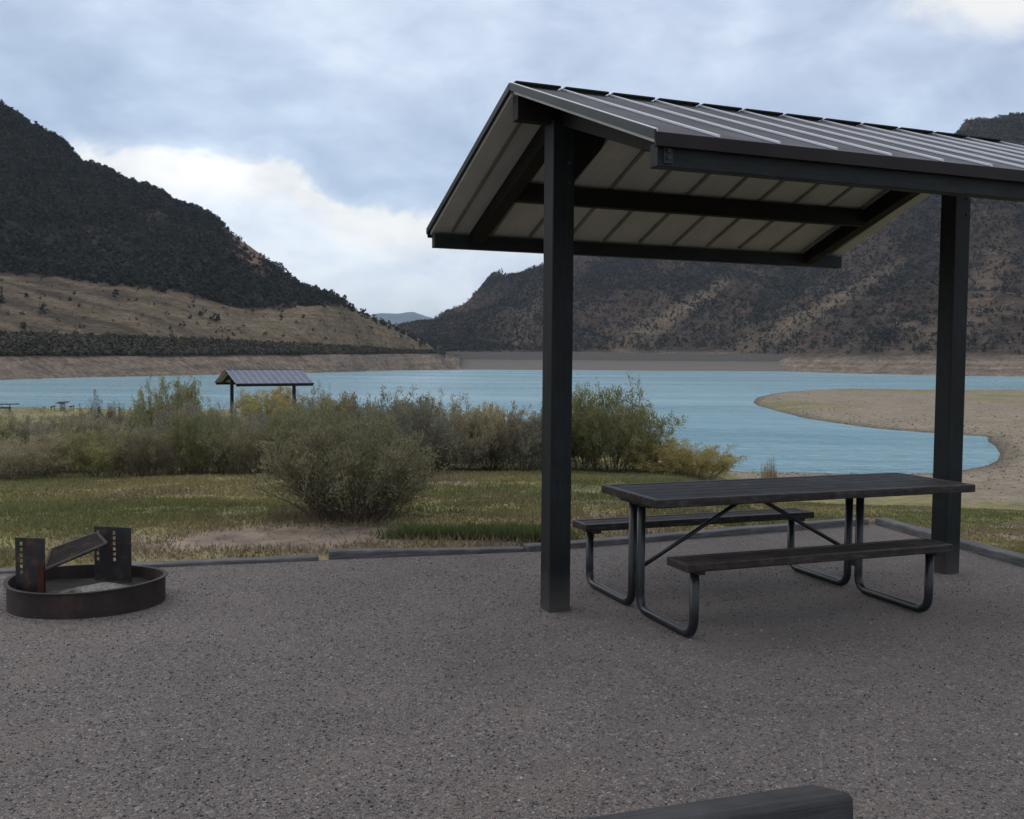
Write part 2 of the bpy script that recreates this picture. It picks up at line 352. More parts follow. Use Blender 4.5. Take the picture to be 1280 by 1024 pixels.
# ------------------------------------------------------------------ shoreline and ground
WZ = -4.0
near_px = [(-900, 507), (-300, 510), (0, 514), (180, 518), (330, 525), (460, 532), (560, 541), (650, 556), (760, 575), (860, 588), (920, 590.5),
           (1000, 592), (1100, 594), (1160, 593), (1210, 588.5), (1240, 583), (1254, 576), (1257, 568), (1250, 558), (1240, 552), (1241, 546), (1215, 544.5), (1190, 543), (1100, 536),
           (1050, 529), (1010, 523), (975, 514), (950, 507), (944, 503), (949, 497), (968, 492.5), (990, 489.5), (1050, 487), (1130, 488.5), (1200, 489), (1290, 488.5), (1500, 487), (1900, 486)]
SHORE = np.array([on_z(a, b, WZ)[:2] for a, b in near_px])
SHORE = np.concatenate([[[-400, 60]], SHORE, [[600, 210], [900, 0], [900, -400], [-900, -400], [-900, 60]]])
def poly_sd(P, X, Y):
    """signed distance, positive inside"""
    d2 = np.full(X.shape, 1e18); ins = np.zeros(X.shape, bool); n = len(P)
    for i in range(n):
        ax, ay = P[i]; bx, by = P[(i + 1) % n]; ex, ey = bx - ax, by - ay
        t = np.clip(((X - ax) * ex + (Y - ay) * ey) / (ex * ex + ey * ey + 1e-12), 0, 1)
        d2 = np.minimum(d2, (X - ax - t * ex) ** 2 + (Y - ay - t * ey) ** 2)
        cnd = ((ay > Y) != (by > Y)) & (X < ex * (Y - ay) / (ey if abs(ey) > 1e-12 else 1e-12) + ax)
        ins ^= cnd
    return np.where(ins, 1, -1) * np.sqrt(d2)
C0 = on_z(1090, 655, 0)[:2]; CL = on_z(655, 690, 0)[:2]; CL2 = on_z(412, 700, 0)[:2]; CL3 = on_z(0, 717, 0)[:2]; CR = on_z(1280, 710, 0)[:2]
dirL = (CL3 - CL2) / np.linalg.norm(CL3 - CL2); dirR = (CR - C0) / np.linalg.norm(CR - C0)
PAD = np.array([C0, CL, CL2, CL3, CL3 + dirL * 7, (-13, -8), (12, -8), C0 + dirR * 9])
zl_r = np.array([0, 9.5, 13, 17, 25, 36, 48, 62, 80, 90, 130, 200, 2000]); zl_z = np.array([0, 0, -.09, -.42, -1.08, -1.72, -2.27, -2.5, -2.62, -3.2, -3.6, -3.6, -3.6])
zc_r = np.array([0, 8.6, 10, 45, 60, 2000]); zc_z = np.array([0, 0, -.10, -3.55, -3.6, -3.6])
def ground_z(x, y):
    x = np.asarray(x, float); y = np.asarray(y, float); r = np.hypot(x, y)
    q = np.degrees(np.arctan2(x, y))
    k = sstep(9.5, 14.5, q)
    z = np.interp(r, zl_r, zl_z) * (1 - k) + np.interp(r, zc_r, zc_z) * k
    s = poly_sd(SHORE, x, y)
    slope = .16 * (1 - k) + .085 * k
    zs = WZ + np.where(s > 0, slope * s, .12 * s)
    z = np.minimum(z, zs)
    pd = poly_sd(PAD, x, y)
    und = (fbm(x * .35, y * .35, 4) - .5) * .16 * sstep(0.3, 4, -pd) * sstep(0, 8, s)
    und = und + (fbm(x * .05 + 4, y * .05, 3) - .5) * .3 * sstep(14, 40, r) * sstep(2, 20, s)
    z = np.where(pd > -0.05, -0.03, z + und + .035 * sstep(0.05, .4, -pd))
    return np.maximum(z, -7.0), s, pd
def ground_colors(x, y, s, pd):
    r = np.hypot(x, y); q = np.degrees(np.arctan2(x, y))
    g = fbm(x * .28 + 3, y * .5, 5); g2 = fbm(x * .9 + 30, y * 1.6, 4); g3 = fbm(x * .12 + 60, y * .12, 4)
    green = np.array([.150, .160, .062]); yel = np.array([.245, .215, .100]); brown = np.array([.21, .17, .115]); dirt = np.array([.24, .19, .155]); sand = np.array([.245, .208, .158])
    c = green + (yel - green) * sstep(.40, .62, g)[..., None]
    c = c + (brown - c) * (.8 * sstep(.52, .72, g2))[..., None]
    # bare dirt behind the left timbers
    dm = np.exp(-((x + 2.35) / 1.35) ** 2 - ((y - 8.15) / .55) ** 2) + .9 * np.exp(-((x + 1.2) / .8) ** 2 - ((y - 8.5) / .5) ** 2)
    dm = np.clip(dm * 1.45 + (g2 - .5) * 1.6 - .08, 0, 1) * (pd < 0)
    c = c + (dirt - c) * dm[..., None]
    k = sstep(-8, 2, q)
    sm = sstep(0, 1, (13 + 16 * (g3 - .5) - s) / 5) * k
    rightbeach = sstep(23, 26.5, q + 5 * (g - .5)) * sstep(25, 30, r + 5 * (g2 - .5))
    sm = np.maximum(sm, rightbeach)
    sm = np.maximum(sm, sstep(60, 75, r) * k)
    sm = sm * (1 - .75 * sstep(.48, .6, fbm(x * .06 + 9, y * .06, 4)) * sstep(90, 120, r + .3 * x))
    sandv = sand * (0.8 + .45 * fbm(x * .5, y * .5 + 40, 5)[..., None])
    wet = sstep(1.6, .2, s)[..., None]
    c = c + (sandv * (1 - .35 * wet) - c) * sm[..., None]
    bed = np.array([.10, .09, .07]); c = np.where((s < 0)[..., None], bed, c)
    return c, dm, sm
nA, nR = 900, 330
ang = np.concatenate([np.radians(np.linspace(-42, 42, 700)), np.radians(np.linspace(42, 318, 201))[1:-1]]); nA = len(ang)
rad = np.concatenate([[.02], np.geomspace(1.2, 320, nR - 12), np.geomspace(340, 9000, 11)])
A, Rr = np.meshgrid(ang, rad, indexing='ij'); GX, GY = Rr * np.sin(A), Rr * np.cos(A)
GZ, GS, GP = ground_z(GX, GY); gc, gd, gs = ground_colors(GX, GY, GS, GP)
def grid_faces(nu, nv, wrap=False):
    i = np.arange(nu if wrap else nu - 1)[:, None]; j = np.arange(nv - 1)[None, :]; i2 = (i + 1) % nu
    return np.stack([i * nv + j, i * nv + j + 1, i2 * nv + j + 1, i2 * nv + j], -1).reshape(-1, 4)
go = np_mesh('ground', np.stack([GX, GY, GZ], -1).reshape(-1, 3), grid_faces(nA, len(rad), True), 4, M['ground'], gc.reshape(-1, 3), smooth=True)
tag(go, kind='structure')

# gravel pad: a sheet with a gently uneven surface
def pad_mesh():
    n = 150; xs = np.linspace(-13, 13, 261); ys = np.linspace(-8, 10, 181)
    X, Y = np.meshgrid(xs, ys, indexing='ij')
    import bmesh
    bm = bmesh.new(); vs = [bm.verts.new((p[0], p[1], 0)) for p in PAD]; bm.faces.new(vs)
    for v in range(-12, 13): bmesh.ops.bisect_plane(bm, geom=bm.verts[:] + bm.edges[:] + bm.faces[:], plane_co=(v * 1.0, 0, 0), plane_no=(1, 0, 0))
    for v in range(-8, 10): bmesh.ops.bisect_plane(bm, geom=bm.verts[:] + bm.edges[:] + bm.faces[:], plane_co=(0, v * 1.0, 0), plane_no=(0, 1, 0))
    bm.normal_update()
    for f in bm.faces:
        if f.normal.z < 0: f.normal_flip()
    me = bpy.data.meshes.new('gravel_pad'); bm.to_mesh(me); bm.free(); me.materials.append(M['gravel'])
    o = bpy.data.objects.new('gravel_pad', me); col.objects.link(o); return o
tag(pad_mesh(), kind='structure')

# lake
wm = MB(); pts = [(-900, 20), (-60, 40), (60, 40), (700, 60), (900, 700), (-900, 700)]
wm.add([(a, b, WZ) for a, b in pts], [tuple(range(len(pts)))]); tag(wm.build('water', M['water']), kind='structure')

# ------------------------------------------------------------------ hills
def lerp_cols(xs, knots, PX):
    return np.stack([np.interp(PX, xs, k) for k in knots], -1)
HL_x = [-1500, -700, -300, 0, 20, 75, 100, 140, 170, 200, 215, 265, 300, 330, 350, 385, 420, 450, 480, 500, 530, 548, 575]
HL_crest = [-250, -120, 20, 128, 145, 178, 200, 218, 228, 242, 254, 270, 295, 319, 338, 357, 372, 388, 402, 411, 426, 440, 446]
HL_tan_x = [-1500, 0, 80, 170, 230, 270, 320, 350, 372, 400, 420, 450, 500, 548, 575]
HL_tan = [325, 334, 343, 350, 366, 380, 386, 384, 372, 376, 379, 394, 415, 441, 446.5]
def hill(name, cols, n_u, n_v, px0, px1, colorfn, dispfn):
    PX = np.linspace(px0, px1, n_u)
    K = cols(PX)                       # list of (y_px, dist) arrays, bottom to crest, then ('z', dist, z)
    pts = []
    for k in K:
        if isinstance(k[0], str):
            d = ray(PX, np.full(n_u, 440.0)); s = k[1] / d[:, 1]; pts.append(np.stack([d[:, 0] * s, k[1], k[2]], -1))
        else:
            d = ray(PX, k[0]); s = k[1] / d[:, 1]; pts.append(np.stack([d[:, 0] * s, k[1] + 0 * PX, CAM_H + d[:, 2] * s], -1))
    P = np.stack(pts, 1)               # n_u, knots, 3
    wts = n_v                           # rows per span
    rows = []; vv = []
    for i, m in enumerate(wts):
        t = np.linspace(0, 1, m, endpoint=(i == len(wts) - 1))[None, :, None]
        rows.append(P[:, i:i + 1] * (1 - t) + P[:, i + 1:i + 2] * t); vv.append(np.broadcast_to(i + t[..., 0], (n_u, m)))
    G = np.concatenate(rows, 1); Vv = np.concatenate(vv, 1)
    G = dispfn(G, Vv, PX[:, None])
    rel = G - np.array([0, 0, CAM_H]); cp, sp = math.cos(R(PITCH)), math.sin(R(PITCH))
    dep = rel[..., 1] * cp - rel[..., 2] * sp; up = rel[..., 2] * cp + rel[..., 1] * sp
    PYI = 512 - up / dep * F + (PX[:, None] - 640) * math.sin(R(ROLL))
    C = colorfn(G, Vv, PX[:, None], PYI)
    o = np_mesh(name, G.reshape(-1, 3), grid_faces(G.shape[0], G.shape[1]), 4, M['hill'], C.reshape(-1, 3), smooth=True)
    tag(o, kind='structure'); return G, Vv, PX, PYI
def cols_left(PX):
    crest = np.interp(PX, HL_x, HL_crest); tan = np.maximum(np.interp(PX, HL_tan_x, HL_tan), crest + 2)
    X = [-1500, -700, -300, 0, 100, 200, 300, 400, 460, 500, 540, 575]
    wy = np.interp(PX, X, [490, 486, 480, 475, 472, 470, 468, 466, 464, 463, 462.5, 462]); Hz = 449.4 + .0073 * (PX - 640)
    dw = (CAM_H - WZ) * F / (wy - Hz)
    by = np.interp(PX, X, [450, 449, 448, 447, 446.5, 446, 445, 444, 443, 442.5, 442, 444]); sy = np.minimum(np.interp(PX, X, [416, 417, 418, 420, 423, 426, 430, 434, 437, 440, 441, 443]), by - .8)
    dt = np.interp(PX, X, [330, 340, 350, 370, 390, 400, 415, 440, 490, 512, 515, 536]); dc = np.interp(PX, X, [520, 540, 560, 560, 560, 560, 560, 560, 555, 548, 534, 545])
    dm = dt + .5 * (dc - dt); my = tan + .46 * (crest - tan)
    return [('z', dw - 60, 0 * PX - 7.5), (wy, dw), (by, dw + 14), (sy, dw + 40), (tan, np.maximum(dt, dw + 46)), (my, np.maximum(dm, dw + 50)), (crest, np.maximum(dc, dw + 55)),
            ('z', dc + 60, CAM_H + (Hz - crest) / F * dc * .93 - 12), ('z', dc + 420, 0 * PX - 6)]
def disp_left(G, V, PX):
    x, y = G[..., 0], G[..., 1]
    amp = sstep(3.0, 4.2, V) * (1 - .75 * sstep(5.6, 6, V) * (V <= 6))
    n = (fbm(x * .02 + 5, y * .014, 5) - .5); rg = np.abs(fbm(x * .035 + 50, y * .01, 3) - .5) * 2
    fade = np.clip((560 - PX) / 200, .12, 1)
    G[..., 2] += amp * fade * (n * 16 - rg * 5)
    G[..., 2] += fade * sstep(4, 5, V) * (fbm(x * .12, y * .12 + 9, 4) - .5) * 7
    return G
tanC, forC, beachC, stripC = np.array([.205, .162, .112]), np.array([.036, .032, .028]), np.array([.290, .235, .190]), np.array([.055, .055, .042])
def color_left(G, V, PX, PY):
    x, y = G[..., 0], G[..., 1]
    n1 = fbm(x * .03, y * .03 + 3, 5)[..., None]; n2 = fbm(x * .09 + 7, y * .05, 5)[..., None]; n3 = fbm(x * .012 + 20, y * .09, 4)[..., None]
    Vn = (V + (n2[..., 0] - .5) * .35)[..., None]
    c = beachC * (.75 + .5 * fbm(x * .004, G[..., 2] * 2.2, 4)[..., None])
    c = c + (stripC - c) * sstep(1.96, 2.08, Vn)
    tn = tanC * (.72 + .56 * n1) ; tn = tn + (np.array([.075, .06, .05]) - tn) * .7 * sstep(.55, .68, n3) + 0
    tn = tn + (np.array([.21, .165, .115]) - tn) * .45 * sstep(3.55, 3.95, Vn) * sstep(.4, .6, n2)
    c = c + (tn - c) * sstep(2.92, 3.08, Vn)
    fo = forC * (.6 + .8 * n2); fo = fo + (np.array([.11, .078, .062]) - fo) * .8 * sstep(.50, .64, n1)
    # reddish rock bands near the crest
    rock = np.exp(-((PX - 312) / 34) ** 2)[..., None] * sstep(4.9, 5.4, V)[..., None] * sstep(6.4, 6, V)[..., None] + .8 * np.exp(-((PX - 205) / 10) ** 2)[..., None] * sstep(5.7, 5.95, V)[..., None]
    fo = fo + (np.array([.27, .17, .135]) * (.6 + .8 * n2) - fo) * np.clip(rock * 1.2, 0, 1)
    fm = sstep(3.95, 4.08, Vn) * (1 - .92 * sstep(395, 440, PX + 40 * (n1[..., 0] - .5)))[..., None]
    return c + (fo - c) * fm
GLh, VL, PXL, PYL = hill('left_hill', cols_left, 420, [4, 10, 16, 40, 34, 34, 10, 10], -1500, 575, color_left, disp_left)

HR_x = [430, 470, 505, 540, 560, 580, 600, 612, 640, 665, 690, 720, 760, 820, 900, 1000, 1100, 1160, 1200, 1230, 1280, 1340, 1500, 1900, 2600]
HR_c = [428, 420, 407, 398, 388, 376, 363, 352, 346, 332, 324, 319, 310, 300, 284, 258, 222, 190, 166, 152, 143, 130, 95, 40, -40]
def cols_right(PX):
    crest = np.interp(PX, HR_x, HR_c); Hz = 449.4 + .0073 * (PX - 640)
    X = [430, 900, 960, 1100, 1200, 1280, 1500, 1900, 2600]
    wy = np.interp(PX, X, [458, 459.5, 466.5, 468, 470, 471, 473.5, 477, 482]); k = sstep(850, 1130, PX)
    dw = 600 * (1 - k) + k * (CAM_H - WZ) * F / (np.maximum(wy, 466) - Hz)
    by = np.interp(PX, X, [443, 443, 448.5, 449, 449.5, 450, 451, 452, 453])
    zt = ('z', dw, 0 * PX + WZ)
    dc = np.interp(PX, [430, 560, 700, 900, 1200, 1500, 2600], [1050, 1000, 960, 920, 860, 800, 700])
    db = dw + 22
    m1y = by + .30 * (crest - by); m1d = db + .36 * (dc - db); m2y = by + .66 * (crest - by); m2d = db + .70 * (dc - db)
    return [('z', dw - 50, 0 * PX - 7.5), zt, (by, db), (m1y, m1d), (m2y, m2d), (crest, dc), ('z', dc + 90, CAM_H + (Hz - crest) / F * dc * .93 - 12), ('z', dc + 600, 0 * PX - 6)]
SPURS = [((905, 355), (775, 434), 20, 1.0), ((1125, 330), (930, 442), 20, .9), ((1260, 290), (1215, 400), 24, .6), ((1110, 395), (1180, 440), 16, .6), ((700, 340), (640, 430), 14, .45), ((1280, 375), (1140, 440), 22, .6)]
def spur_mask(PX, PY):
    m = 0
    for (x0, y0), (x1, y1), wd, a in SPURS:
        ex, ey = x1 - x0, y1 - y0; t = np.clip(((PX - x0) * ex + (PY - y0) * ey) / (ex * ex + ey * ey), 0, 1)
        d = np.hypot(PX - x0 - t * ex, PY - y0 - t * ey); m = np.maximum(m, a * np.exp(-(d / (wd * (.35 + .65 * t))) ** 2))
    return m
def disp_right(G, V, PX):
    x, y = G[..., 0], G[..., 1]
    amp = sstep(2.0, 3.0, V) * (1 - .8 * sstep(4.5, 5, V) * (V <= 5)); fade = np.clip((PX - 430) / 250, .25, 1)
    rg = 1 - np.abs(fbm((x + .45 * y) * .013 + 3, (y - .3 * x) * .003, 4) - .5) * 4
    G[..., 2] += amp * fade * (rg * 30 - 15 + (fbm(x * .03, y * .03, 4) - .5) * 16)
    G[..., 2] += sstep(3, 4, V) * (fbm(x * .06, y * .06 + 5, 4) - .5) * 8 * fade
    return G
def color_right(G, V, PX, PY):
    x, y = G[..., 0], G[..., 1]
    n1 = fbm(x * .025, y * .025 + 3, 5)[..., None]; n2 = fbm(x * .07 + 7, y * .05, 5)[..., None]
    soil = np.array([.104, .074, .060]) * (.6 + .8 * n2); dark = np.array([.050, .043, .039]) * (.7 + .6 * n2)
    n3 = fbm((.65 * PX + PY) * .035, (-PX + .65 * PY) * .009 + 30, 5)[..., None]
    c = soil + (dark - soil) * sstep(.36, .66, .45 * n1 + .55 * n3)
    sp = spur_mask(PX, PY)[..., None] if True else 0
    c = c + (np.array([.190, .150, .110]) * (.6 + .8 * n2) - c) * np.clip(sp * 1.0 * (.6 + .8 * n1), 0, 1)
    c = c + (np.array([.10, .082, .066]) * (.7 + .6 * n2) - c) * (.5 * sstep(2.5, 2.1, V))[..., None]
    b = beachC * (.7 + .5 * fbm(x * .004, G[..., 2] * 2.0, 4)[..., None])
    return c + (b - c) * sstep(2.1, 1.95, V)[..., None]
GRh, VR, PXR, PYR = hill('right_hill', cols_right, 460, [4, 10, 46, 46, 46, 10, 10], 430, 2600, color_right, disp_right)

# far mountains through the gap
def far_mount():
    n = 160; PX = np.linspace(150, 900, n); D = 6200.0
    cy = np.interp(PX, [150, 380, 440, 470, 500, 515, 535, 560, 650, 900], [425, 404, 396, 391.5, 393, 391, 395, 398, 410, 430]) + (fbm(PX * .05, 0 * PX, 4) - .5) * 5
    rows = []
    for k, (dd, fr) in enumerate([(D - 1500, 0), (D - 900, .35), (D - 400, .7), (D, 1), (D + 1500, 0)]):
        d = ray(PX, cy); s = dd / d[:, 1]; z = (CAM_H + d[:, 2] * D / d[:, 1] + 20) * fr - 20
        rows.append(np.stack([d[:, 0] * s, dd + 0 * PX + (fbm(PX * .06 + k, 0 * PX + k, 3) - .5) * 500 * (fr < 1), z], -1))
    G = np.stack(rows, 1); tag(np_mesh('far_mountains', G.reshape(-1, 3), grid_faces(n, 5), 4, M['far'], smooth=True), kind='structure')
far_mount()

# woodland on the hills: clumps of leaf-sized faces, one mass per hill
def woodland(name, G, V, PX, PY, weight, count, size, base_col, parts=34):
    a = G[:-1, :-1]; e1 = G[1:, :-1] - a; e2 = G[:-1, 1:] - a; area = np.linalg.norm(np.cross(e1, e2), axis=-1)
    wgt = (area * weight[:-1, :-1]).ravel(); cdf = np.cumsum(wgt); cdf /= cdf[-1]
    idx = np.searchsorted(cdf, rng.random(count)); iu, iv = np.unravel_index(idx, a.shape[:2])
    s, t = rng.random((2, count, 1)); P = a[iu, iv] + e1[iu, iv] * s + e2[iu, iv] * t
    sz = size * (.55 + 1.1 * rng.random(count) ** 1.6)
    # leaves on an uneven ovoid
    u = rng.normal(size=(count, parts, 3)); u /= np.linalg.norm(u, axis=-1, keepdims=True)
    rad_ = (.55 + .45 * rng.random((count, parts, 1))); ctr = u * rad_ * np.array([1, 1, 1.15]); ctr[..., 2] += .95
    ctr[..., :2] *= np.clip(1.25 - .28 * ctr[..., 2:3], .5, 1.2)
    nrm = u + rng.normal(size=u.shape) * .5; nrm /= np.linalg.norm(nrm, axis=-1, keepdims=True)
    ax = np.cross(nrm, rng.normal(size=nrm.shape)); ax /= np.linalg.norm(ax, axis=-1, keepdims=True); bx = np.cross(nrm, ax)
    L = .42 + .25 * rng.random((count, parts, 1))
    tri = np.stack([ctr + ax * L, ctr - ax * L * .5 + bx * L * .85, ctr - ax * L * .5 - bx * L * .85], 2)
    tri = tri * sz[:, None, None, None] + P[:, None, None, :]
    cc = base_col * (.6 + .8 * rng.random((count, 1, 1))) * (.8 + .4 * rng.random((count, parts, 1))) ; cc = cc + np.array([.012, .004, 0]) * rng.random((count, 1, 1))
    Cc = np.repeat(cc[:, :, None, :], 3, 2).reshape(-1, 3)
    n = count * parts * 3
    return np_mesh(name, tri.reshape(-1, 3), np.arange(n).reshape(-1, 3), 3, M['tree'], Cc)
nf = fbm(GLh[..., 0] * .02 + 4, GLh[..., 1] * .02, 5); vis = ((PXL[:, None] > -260) & (VL < 6.3)) * 1.0
Vn = VL + (nf - .5) * .5
wl = vis * (sstep(3.9, 4.1, Vn) * (.16 + 1.1 * sstep(.38, .62, nf)) * (1 - .9 * sstep(400, 440, PXL[:, None])) + .002 * sstep(3.1, 3.3, VL))
wl = wl * (1 - .96 * np.exp(-((PXL[:, None] - 312) / 40) ** 2) * sstep(4.7, 5.2, VL))
tag(woodland('juniper_woodland', GLh, VL, PXL, PYL, wl, 30000, 1.1, np.array([.021, .026, .021]), 16), 'dark juniper woodland covering the upper slope of the left hill', 'woodland', kind='stuff')
ws = ((PXL[:, None] > -200) & (PXL[:, None] < 545)) * sstep(2.0, 2.1, VL) * sstep(3.05, 2.9, VL) * (.5 + nf) + .006 * vis * sstep(3, 3.1, VL) * sstep(4.2, 4, VL)
tag(woodland('shoreline_scrub', GLh, VL, PXL, PYL, ws, 12000, .6, np.array([.066, .063, .048]), 14), 'dark band of low scrub above the bare beach of the left hill', 'scrub', kind='stuff')
nf = fbm(GRh[..., 0] * .016 + 8, GRh[..., 1] * .016, 5); vis = ((PXR[:, None] > 480) & (PXR[:, None] < 1480) & (VR < 5.3)) * 1.0
wr = vis * sstep(2.02, 2.2, VR) * (.34 + .8 * sstep(.40, .60, .5 * nf + .5 * fbm((.65 * PXR[:, None] + PYR) * .035, (-PXR[:, None] + .65 * PYR) * .009 + 30, 5))) * (1 - .68 * np.clip(spur_mask(PXR[:, None], PYR) * 1.3, 0, 1))
tag(woodland('juniper_woodland', GRh, VR, PXR, PYR, wr, 56000, .92, np.array([.036, .041, .041]), 11), 'scattered dark junipers over the brown slopes of the right hill', 'woodland', kind='stuff')

# dam and its intake tower
def dam():
    L, Rr_ = at_d(536, 440, 520), at_d(1030, 442.5, 545); zt = at_d(740, 440.3, 510)[2]
    mb = MB(); n = 40; prof = [(-36, -6), (-6, zt - 4.4), (-5.4, zt - 4.2), (-4.0, zt), (6, zt), (46, -6)]
    e = np.array([Rr_[0] - L[0], Rr_[1] - L[1]]); ln = np.hypot(*e); e /= ln; nn = np.array([e[1], -e[0]])
    vs = []
    for i in range(n + 1):
        t = i / n * ln
        for dd, z in prof: q = np.array(L[:2]) + e * t - nn * (dd + 20) + nn * 0; vs.append((q[0], q[1], z + random.uniform(-.12, .12)))
    m = len(prof); fs = [(i * m + j, i * m + j + 1, (i + 1) * m + j + 1, (i + 1) * m + j) for i in range(n) for j in range(m - 1)]
    mb.add(vs, fs); base = empty('earth_dam', (L[0], L[1] - 30, WZ)); tag(base, 'long flat grey earth dam closing the far end of the lake', 'dam')
    o = mb.build('embankment', M['dam']); o.parent = base; o.matrix_parent_inverse = Matrix.Translation((-L[0], -L[1] + 30, -WZ))
    return zt
zt = dam()
p = at_d(553, 447, 510); tw = empty('intake_tower', (p[0], p[1], p[2] - .3)); tag(tw, 'small dark intake tower at the left end of the dam', 'tower')
b = MB(); b.box((0, 0, .9), (3.0, 3.0, 1.8)); b.build('shaft', M['concrete'], tw)
b = MB(); b.box((0, 0, 3.0), (3.8, 3.8, 2.4)); b.build('control_room', M['bark'], tw)
b = MB(); b.hexa([(-2.2, -2.2, 4.2), (2.2, -2.2, 4.2), (2.2, 2.2, 4.2), (-2.2, 2.2, 4.2), (-1.4, -1.4, 4.8), (1.4, -1.4, 4.8), (1.4, 1.4, 4.8), (-1.4, 1.4, 4.8)]); b.build('roof', M['rafter'], tw)

# ------------------------------------------------------------------ picnic shelter
SP, STH = (0.2832, 6.0649), R(21.4377)
SL, RID, HW, DROP, OVL, OVR, PWD = 3.2336, 3.2541, 1.7625, .6578, .3271, .3977, .145
def slope_z(bb): return RID - DROP * abs(bb) / HW
def shelter():
    root = empty('picnic_shelter', (SP[0], SP[1], 0), STH)
    tag(root, 'open gabled picnic shelter on two dark posts with brown metal roof, nearest the viewer', 'shelter')
    th = .032
    for a in (0, SL):
        b = MB(); b.box((a, 0, (RID - .20 - .25) / 2), (PWD, PWD, RID - .20 + .25)); po = b.build('post', M['post'], root, .006)
        for zb in (2.80, 2.68):
            k = MB(); k.tube([(a + .035, -PWD / 2 - .008, zb), (a + .035, -PWD / 2 + .002, zb)], .011, 6); k.build('bolt', M['rake'], po)
    A0, A1 = -OVL, SL + OVR
    b = MB(); b.box(((A0 + .03 + A1 - .03) / 2, 0, RID - .055 - .085), (A1 - A0 - .06, .085, .15)); b.build('ridge_beam', M['rafter'], root, .004)
    for a, aw in ((.035, .10), (SL, .10)):
        for sg in (1, -1):
            b0, b1 = sg * .045, sg * (HW - .09); zo = -.058; dp = .15
            y0, y1 = min(b0, b1), max(b0, b1); d0, d1 = (dp, .098) if sg > 0 else (.098, dp)
            f = lambda bb: slope_z(bb) + zo
            P = [(a - aw / 2, y0, f(y0) - d0), (a + aw / 2, y0, f(y0) - d0), (a + aw / 2, y1, f(y1) - d1), (a - aw / 2, y1, f(y1) - d1),
                 (a - aw / 2, y0, f(y0)), (a + aw / 2, y0, f(y0)), (a + aw / 2, y1, f(y1)), (a - aw / 2, y1, f(y1))]
            b = MB(); b.hexa(P); b.build('rafter', M['rafter'], root, .004)
    for sg in (1, -1):
        bb = sg * HW * .53; b = MB(); q = .045
        ze = slope_z(bb) - .062
        b.box(((.09 + SL - .055) / 2, bb, ze - .065), (SL - .055 - .09, .085, .13)); b.build('purlin', M['rafter'], root, .004)
        be = sg * (HW - .055); ze = slope_z(be) - .062
        b = MB(); b.box(((A0 + A1) / 2, be, ze - .0525), (A1 - A0 - .05, .07, .105)); eb_ = b.build('eave_beam', M['beam'], root, .004)
        # end bracket with bolts
        for aa in (A0 + .075, A1 - .075):
            k = MB(); k.box((aa, be - sg * -.039, ze - .055), (.045, .006, .07)); k.box((aa, be + sg * .046, ze - .035), (.018, .010, .018)); k.box((aa, be + sg * .046, ze - .065), (.018, .010, .018))
            k.build('bracket', M['rake'], eb_)
        # standing-seam roof: brown on top, pale panel below
        s = MB(); z0, z1 = RID, RID - DROP
        yr, ye = 0.0, sg * HW
        def pl(a0, a1, off_t, off_b, mi_t, ya=yr, yb=ye):
            za, zb = slope_z(ya), slope_z(yb)
            V = [(a0, ya, za + off_b), (a1, ya, za + off_b), (a1, yb, zb + off_b), (a0, yb, zb + off_b), (a0, ya, za + off_t), (a1, ya, za + off_t), (a1, yb, zb + off_t), (a0, yb, zb + off_t)]
            Fs = [(0, 1, 2, 3), (7, 6, 5, 4), (4, 5, 1, 0), (5, 6, 2, 1), (6, 7, 3, 2), (7, 4, 0, 3)]
            if sg > 0: Fs = [tuple(reversed(f)) for f in Fs]
            s.add(V, Fs); s.m[-6] = mi_t
        ya = sg * .012
        pl(A0, A1, 0, -.020, 0, ya)
        nb = 12; st = (A1 - A0) / nb
        for i in range(nb + 1):
            ac = A0 + i * st; ac = min(max(ac, A0 + .007), A1 - .007)
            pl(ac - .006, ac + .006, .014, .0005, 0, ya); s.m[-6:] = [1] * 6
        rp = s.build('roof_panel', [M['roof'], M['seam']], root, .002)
        u = MB(); s = u
        pl(A0 + .012, A1 - .012, -.0225, -.052, 0, sg * .02, sg * (HW - .02))
        for i in range(nb * 1):
            ac = A0 + (i + .5) * st
            pl(ac - .013, ac + .013, -.053, -.066, 1, sg * .06, sg * (HW - .10)); s.m[-6:] = [1] * 6
        u.build('soffit_panel', [M['under'], M['groove']], root)
        e = MB(); e.box(((A0 + A1) / 2, sg * (HW + .004), RID - DROP - .032), (A1 - A0 + .006, .014, .050)); e.box(((A0 + A1) / 2, sg * (HW - .0), RID - DROP - .061), (A1 - A0, .030, .006)); e.build('eave_trim', M['trim'], root)
        for aa in (A0 - .006, A1 + .006):
            r_ = MB(); s = r_; pl(aa - .006, aa + .006, .010, -.034, 0, sg * .004, sg * (HW + .01)); r_.build('rake_trim', M['rake'], root)
    c = MB()
    for i in range(12):
        ac = -OVL + (i + .5) * st; c.box((ac, 0, RID + .008), (st - .03, .09, .013))
    c.build('ridge_cap', M['trim'], root, .003)
    # steel knee plates between post and ridge beam
    for a, sg in ((PWD / 2, 1),):
        g = MB(); zt_ = RID - .216
        P = [(a, -.03, zt_ - .36), (a, .03, zt_ - .36), (a, .03, zt_), (a, -.03, zt_), (a + sg * .20, -.03, zt_ - .13), (a + sg * .20, .03, zt_ - .13), (a + sg * .27, .03, zt_), (a + sg * .27, -.03, zt_)]
        g.add(P, [(0, 1, 2, 3), (7, 6, 5, 4), (0, 4, 5, 1), (1, 5, 6, 2), (2, 6, 7, 3), (3, 7, 4, 0)]); g.build('knee_brace', M['rafter'], root, .004)
    return root
SH = shelter()

